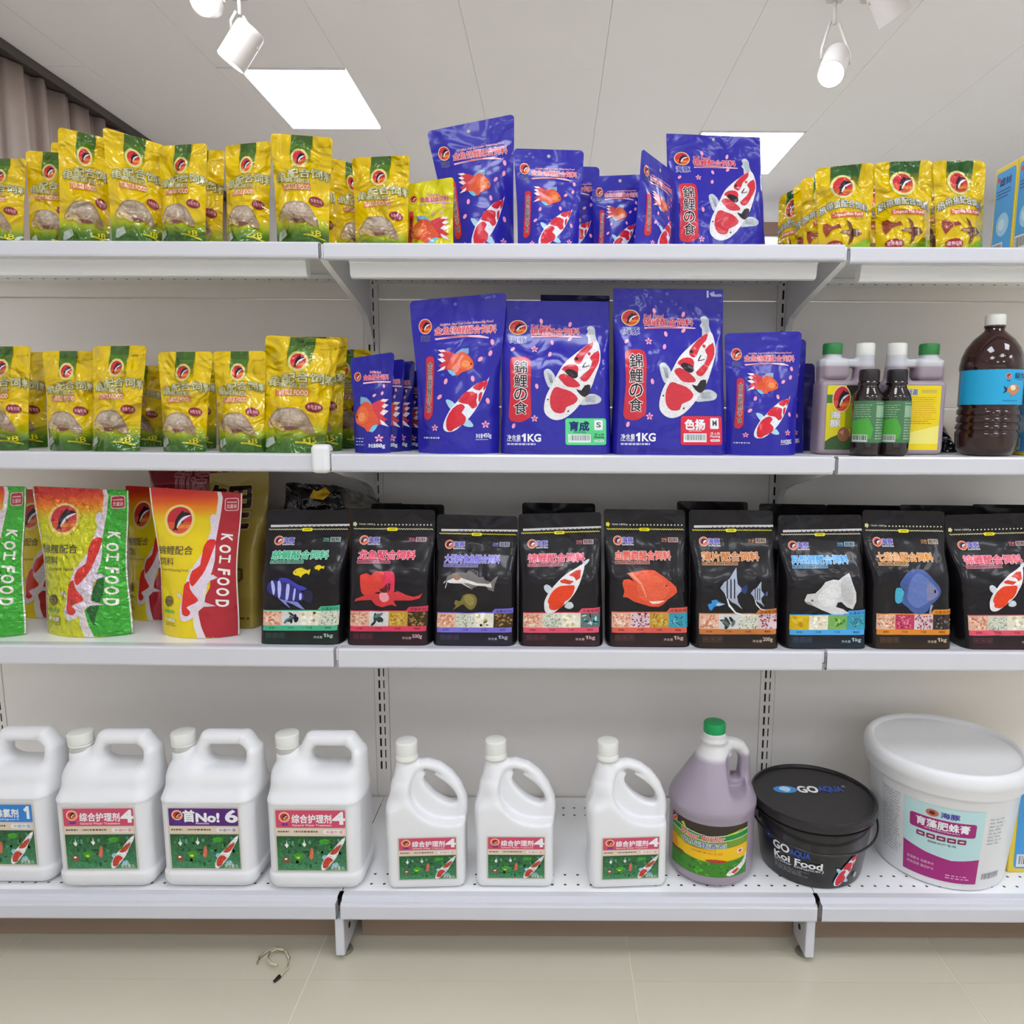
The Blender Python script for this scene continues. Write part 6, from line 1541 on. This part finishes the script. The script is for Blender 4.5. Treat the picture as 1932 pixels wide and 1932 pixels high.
for px, yf, rz, lb in ((810, 1.258, 0.05, 'white bottle with pink number 4 label, left one of the close pair'), (973, 1.262, 0.0, 'white bottle with pink number 4 label, right one of the close pair'), (1179, 1.262, 0.06, 'white bottle with pink number 4 label standing alone left of the purple-grey jug')):
    x = x_at(px, yf + 0.042, Z_BASE)
    t = empty('care_bottle', (x, yf + 0.042, Z_BASE), rz, label=lb, cat='bottle', group='small white bottles with pink labels')
    link(bpy.data.objects.new('bottle_body', ME2), t)
    MB().lathe([(0.0215, 0), (0.022, .004), (0.0205, .007), (0.0205, .012)], 40).build('neck_ring', M_CAPW, t, True, loc=(-0.0378, 0, 0.246))
    screw_cap(t, (-0.038, 0, 0.256), 0.0205, 0.027, M_CAPW, n=60)
    emit(A_J['pink'], flat_face(0.112, 0.088, -0.0417, 0.021, 0, 0.003), 0.112, 0.088, t, M_PAPER, base=0.0005, L=0.03)
# --- purifier jug
def prof_r(pts):
    zs = np.array([p[0] for p in pts]); rs = np.array([p[1] for p in pts]); return lambda z: np.interp(z, zs, rs)
JR = prof_r([(0, .070), (.006, .078), (.014, .083), (.135, .083), (.142, .0855), (.152, .086), (.162, .081), (.20, .058), (.242, .032), (.256, .024), (.262, .0235), (.264, .0265), (.268, .0265), (.27, .023), (.285, .0225)])
def jug(X, Y, Z):
    r = np.sqrt(X ** 2 + Y ** 2); f = np.maximum((r - JR(Z)) * 0.85, np.maximum(-Z, Z - 0.283))
    h = None
    for p, q in (((.01, .252), (.036, .256)), ((.036, .256), (.052, .25)), ((.052, .25), (.061, .236)), ((.061, .236), (.066, .165))):
        c = sd_cap(X, Y, Z, (p[0], 0, p[1]), (q[0], 0, q[1]), .0125, .0125, 1.15); h = c if h is None else np.minimum(h, c)
    f = smin(f, h, .01)
    hole = sd_box(X, Y, Z, (0.0415, 0, 0.208), (0.010, 0.2, 0.024), 0.008)
    rec = np.maximum(sd_box(X, Y, Z, (0.036, 0, 0.206), (0.022, 0.2, 0.034), 0.014), 0.014 - np.abs(Y))
    f = smax(f, -rec, .008)
    return smax(f, -hole, .004)
MEJ = sdf_mesh(jug, (-.10, -.10, -.006), (.10, .10, .292), 0.0028)
mj = mat('milky_jug_plastic', (205, 200, 206), 0.3, sub=0.1)
nt = mj.node_tree; g = nt.nodes.new('ShaderNodeTexCoord'); sx = nt.nodes.new('ShaderNodeSeparateXYZ'); rp = nt.nodes.new('ShaderNodeValToRGB')
nt.links.new(g.outputs['Object'], sx.inputs[0]); nt.links.new(sx.outputs['Z'], rp.inputs[0]); nt.links.new(rp.outputs[0], nt.nodes['Principled BSDF'].inputs['Base Color'])
rp.color_ramp.elements[0].position = 0.232; rp.color_ramp.elements[0].color = rgba((158, 146, 160)); rp.color_ramp.elements[1].position = 0.24; rp.color_ramp.elements[1].color = rgba((214, 212, 212))
MEJ.materials.append(mj)
x = x_at(1339, 1.345, Z_BASE)
t = empty('purifier_jug', (x, 1.345, Z_BASE), 0.12, label='round translucent jug of purple-grey liquid with a green cap', cat='jug')
link(bpy.data.objects.new('jug_body', MEJ), t)
screw_cap(t, (0, 0, 0.272), 0.0215, 0.030, M_GREENCAP, n=40)
emit(art_purifier(), round_face(lambda z: np.full_like(z, .0833), -1.42, 0.60, 0.026, 0.104), 0.167, 0.104, t, M_PAPER, base=0.0003, L=0.008)
# --- black bucket
x = x_at(1527, 1.362, Z_BASE)
t = empty('koi_food_bucket', (x, 1.362, Z_BASE), 0.0, label='low black bucket of koi food with black lid', cat='bucket')
BR_ = lambda z: 0.098 + (np.asarray(z) / 0.12) * 0.016
MB().lathe([(0.090, 0), (0.0965, 0.002), (0.098, 0.006), (0.1135, 0.116), (0.1165, 0.117), (0.1165, 0.121), (0.114, 0.122), (0.1145, 0.132)], 72).build('bucket_body', M_BLACKP, t, auto=40)
MB().lathe([(0.118, 0.128), (0.121, 0.129), (0.1222, 0.133), (0.122, 0.139), (0.121, 0.144), (0.1185, 0.1455), (0.116, 0.1445), (0.1145, 0.140), (0.111, 0.1395)], 72).build('lid', M_BLACKP, t, auto=40)
emit(art_lid(), lambda u, v: np.stack([(np.asarray(u) - .5) * .2, (np.asarray(v) - .5) * .2, np.full_like(np.asarray(u, float), .1397)], -1), .2, .2, t, M_PAPER, base=.0002)
emit(art_black_bucket(), round_face(lambda z: BR_(z) + .0005, -1.33, 0.62, 0.004, 0.10), 0.2, 0.10, t, M_PAPER, base=0.0004, L=0.008)
h = MB()
for s in (-1, 1): h.box(s * .1165 - .006, s * .1165 + .006, -.012, .012, .095, .117, .002)
h.build('handle_lug', M_BLACKP, t)
pts = [(0.123 * math.cos(a), -0.123 * math.sin(a) * 1.0 - 0.0, 0.108 - 0.022 * math.sin(a)) for a in np.linspace(0.02, math.pi - .02, 26)]
MB().tube(pts, 0.0022, 8).build('bail_handle', M_BLACKP, t, True)
# --- white bucket
x = x_at(1766, 1.38, Z_BASE)
t = empty('algae_paste_bucket', (x, 1.38, Z_BASE), 0.0, label='big white round bucket with white lid and magenta label', cat='bucket')
MB().lathe([(0.112, 0), (0.1195, 0.003), (0.121, 0.008), (0.1385, 0.205), (0.1405, 0.21), (0.14, 0.225)], 80).build('bucket_body', M_HDPE, t, auto=40)
MB().lathe([(0.1415, 0.196), (0.1455, 0.197), (0.148, 0.203), (0.1485, 0.214), (0.151, 0.218), (0.1515, 0.228), (0.1495, 0.238), (0.145, 0.2445), (0.140, 0.2465), (0.1355, 0.2445), (0.133, 0.238), (0.128, 0.2365)], 80).build('lid', M_HDPE, t, auto=50)
emit(art_white_bucket(), round_face(lambda z: 0.121 + (z - .008) / .197 * .0175 + .0005, -1.47, 0.58, 0.012, 0.165), 0.26, 0.165, t, M_PAPER, base=0.0004, L=0.008)

# --- dosing bottles on the second shelf
def dose(X, Y, Z):
    b = sd_box(X, Y, Z, (0, 0, 0.068), (0.0565, 0.026, 0.068), 0.010)
    neck = np.maximum(np.sqrt((X - 0.030) ** 2 + Y ** 2) - 0.0175, np.abs(Z - 0.15) - 0.035)
    neck2 = sd_cap(X, Y, Z, (0.030, 0, .12), (0.030, 0, .165), .0225, .0185)
    ch = sd_box(X, Y, Z, (-0.027, 0, 0.157), (0.0245, 0.021, 0.0195), 0.009)
    f = smin(b, np.minimum(neck, neck2), .006)
    br = sd_box(X, Y, Z, (-0.05, 0, 0.13), (0.0055, 0.012, 0.045), 0.004)
    br2 = sd_box(X, Y, Z, (0.0, 0, 0.168), (0.03, 0.010, 0.008), 0.004)
    st = np.maximum(np.sqrt((X + 0.03) ** 2 + Y ** 2) - 0.016, np.abs(Z - 0.18) - 0.006)
    f = smin(smin(f, ch, .003), np.minimum(br, np.minimum(br2, st)), .005)
    fr = np.maximum(sd_box(X, Y, Z, (0, -.03, .068), (.047, .0055, .060), .004), -1)
    return smax(f, -fr, .002)
MED = sdf_mesh(dose, (-.066, -.036, -.005), (.066, .036, .195), 0.0018)
md_ = mat('milky_bottle_plastic', (170, 160, 170), 0.35, sub=0.1)
nt = md_.node_tree; g = nt.nodes.new('ShaderNodeTexCoord'); sx = nt.nodes.new('ShaderNodeSeparateXYZ'); rp = nt.nodes.new('ShaderNodeValToRGB')
nt.links.new(g.outputs['Object'], sx.inputs[0]); nt.links.new(sx.outputs['Z'], rp.inputs[0]); nt.links.new(rp.outputs[0], nt.nodes['Principled BSDF'].inputs['Base Color'])
rp.color_ramp.elements[0].position = 0.1615; rp.color_ramp.elements[0].color = rgba((158, 142, 152)); rp.color_ramp.elements[1].position = 0.1645; rp.color_ramp.elements[1].color = rgba((196, 196, 200))
MED.materials.append(md_)
MEDM = MED.copy()
MEDM.transform(Matrix.Scale(-1, 4, (1, 0, 0))); MEDM.flip_normals()
for px, yc, mir, lb in ((1590, 1.356, False, 'twin-neck dosing bottle with green cap on its left, by the blue pouch'), (1709, 1.356, True, 'twin-neck dosing bottle with green cap on its right and plain yellow label')):
    x = x_at(px, yc, Z2); s = -1 if mir else 1
    t = empty('dosing_bottle', (x, yc, board_z(Z2, x)), 0.0, label=lb, cat='bottle', group='twin-neck dosing bottles')
    link(bpy.data.objects.new('bottle_body', MEDM if mir else MED), t)
    screw_cap(t, (-0.030 * s, 0, 0.184), 0.0175, 0.020, M_GREENCAP2, 'green_cap', n=36)
    screw_cap(t, (0.030 * s, 0, 0.182), 0.0175, 0.0225, M_CAPW, 'white_cap', n=36)
    emit(art_dose(not mir), flat_face(0.09, 0.118, -0.0250, 0.009), 0.09, 0.118, t, M_PAPER, base=0.0004, L=0.02)
# --- small brown bottles in front
mb = mat('brown_glass', (34, 22, 22), 0.08, coat=0.4)
for px, yc, sd, lb in ((1631, 1.3, 1, 'small dark brown bottle with green label, left one in front of the dosing bottles'), (1683, 1.3, 4, 'small dark brown bottle with green label, right one in front of the dosing bottles')):
    x = x_at(px, yc, Z2)
    t = empty('brown_bottle', (x, yc, board_z(Z2, x)), 0.0, label=lb, cat='bottle', group='small brown bottles')
    MB().lathe([(.018, 0), (.0245, .003), (.026, .01), (.0265, .022), (.0262, .024), (.0262, .098), (.0265, .101), (.024, .110), (.018, .120), (.0165, .125), (.0165, .1265)], 48).build('bottle_body', mb, t, auto=40)
    MB().lathe([(.0185, .1265), (.0185, .131), (.0165, .1325), (.0165, .134)], 40).build('neck_ring', mb, t, True)
    screw_cap(t, (0, 0, .1325), .0172, .021, M_BLACKCAP, n=44)
    emit(art_green_label(sd), round_face(lambda z: np.full_like(z, .0264), -1.45, 1.45, .024, .074), .077, .074, t, M_PAPER, base=.0004, L=.004)
# --- large brown PET bottle
x = x_at(1857, 1.335, Z2)
t = empty('brown_pet_bottle', (x, 1.335, board_z(Z2, x)), 0.0, label='big brown plastic bottle with bright blue label and white cap', cat='bottle')
pr = [(.03, .0), (.042, .002), (.048, .01), (.0505, .02), (.051, .032)]
z = .034
for k in range(4): pr += [(.0515, z), (.0515, z + .008), (.0488, z + .011), (.0488, z + .0125)]; z += .0135
pr += [(.0515, .0905), (.051, .093), (.051, .152), (.0525, .155), (.0525, .162), (.050, .178), (.044, .194), (.034, .209), (.022, .220), (.0165, .225), (.0155, .232)]
mp = mat('brown_pet', (52, 20, 18), 0.07, coat=0.4, trans=0.25)
MB().lathe(pr, 64).build('bottle_body', mp, t, auto=50)
MB().lathe([(.0175, .2305), (.0175, .2345), (.0155, .2345)], 40).build('neck_ring', mp, t, True)
screw_cap(t, (0, 0, .2345), .0168, .0195, M_CAPW, n=50)
emit(art_probiotic(), round_face(lambda z: np.full_like(z, .0516), -1.7, 1.35, .092, .062), .157, .062, t, M_PAPER, base=.0004, L=.006)
# label wraps round: plain back of the sleeve
# --- dark pouch behind
pouch('foil_pouch', 'black pouch leaning at the back between the yellow-label bottle and the brown bottle', 'pouch', None, (1752, 790), (1778, 800), (1750, 1812), 1.45, Z2, 0.04, 'doy', 'gloss', (26, 22, 26), seed=150, corner=.002)

# --- cartons at the right edge: blue printed faces turned to the left
A_BOX = art_box()
def carton(x, y0, y1, z, h, label, w=0.15, rot=0.0):
    t = empty('filter_media_box', (x, y0, board_z(z, x)), rot, label=label, cat='box', group='yellow and blue boxes at the right edge')
    MB().box(0, w, 0, y1 - y0, 0, h, 0.0012).build('box_body', mat('yellow_card', (222, 196, 60), 0.35), t)
    d = y1 - y0
    emit(A_BOX, lambda u, v: np.stack([np.full_like(np.asarray(u, float), 0.0), d * (1 - np.asarray(u, float)), np.asarray(v, float) * h], -1), d, h, t, M_CARD, base=.0003)
    emit(A_BOX, lambda u, v: np.stack([np.asarray(u, float) * w, np.full_like(np.asarray(u, float), 0.0), np.asarray(v, float) * h], -1), w, h, t, M_CARD, base=.0003)
    MB().box(0.004, w - .004, .004, d - .004, h, h + .0008).build('box_flap', mat('yellow_flap', (214, 188, 50), 0.4), t)
carton(0.842, 1.305, 1.372, ZT, 0.178, 'front blue and yellow box on the top shelf at the right edge')
carton(0.842, 1.374, 1.441, ZT, 0.178, 'rear blue and yellow box on the top shelf at the right edge')
carton(0.868, 1.31, 1.378, Z2, 0.143, 'front blue and yellow box on the second shelf at the right edge')
carton(0.858, 1.382, 1.45, Z2, 0.143, 'rear blue and yellow box on the second shelf at the right edge')
carton(0.908, 1.32, 1.40, Z_BASE, 0.178, 'front blue and yellow box on the base shelf at the right edge')
carton(0.908, 1.405, 1.485, Z_BASE, 0.178, 'rear blue and yellow box on the base shelf beside the white bucket')
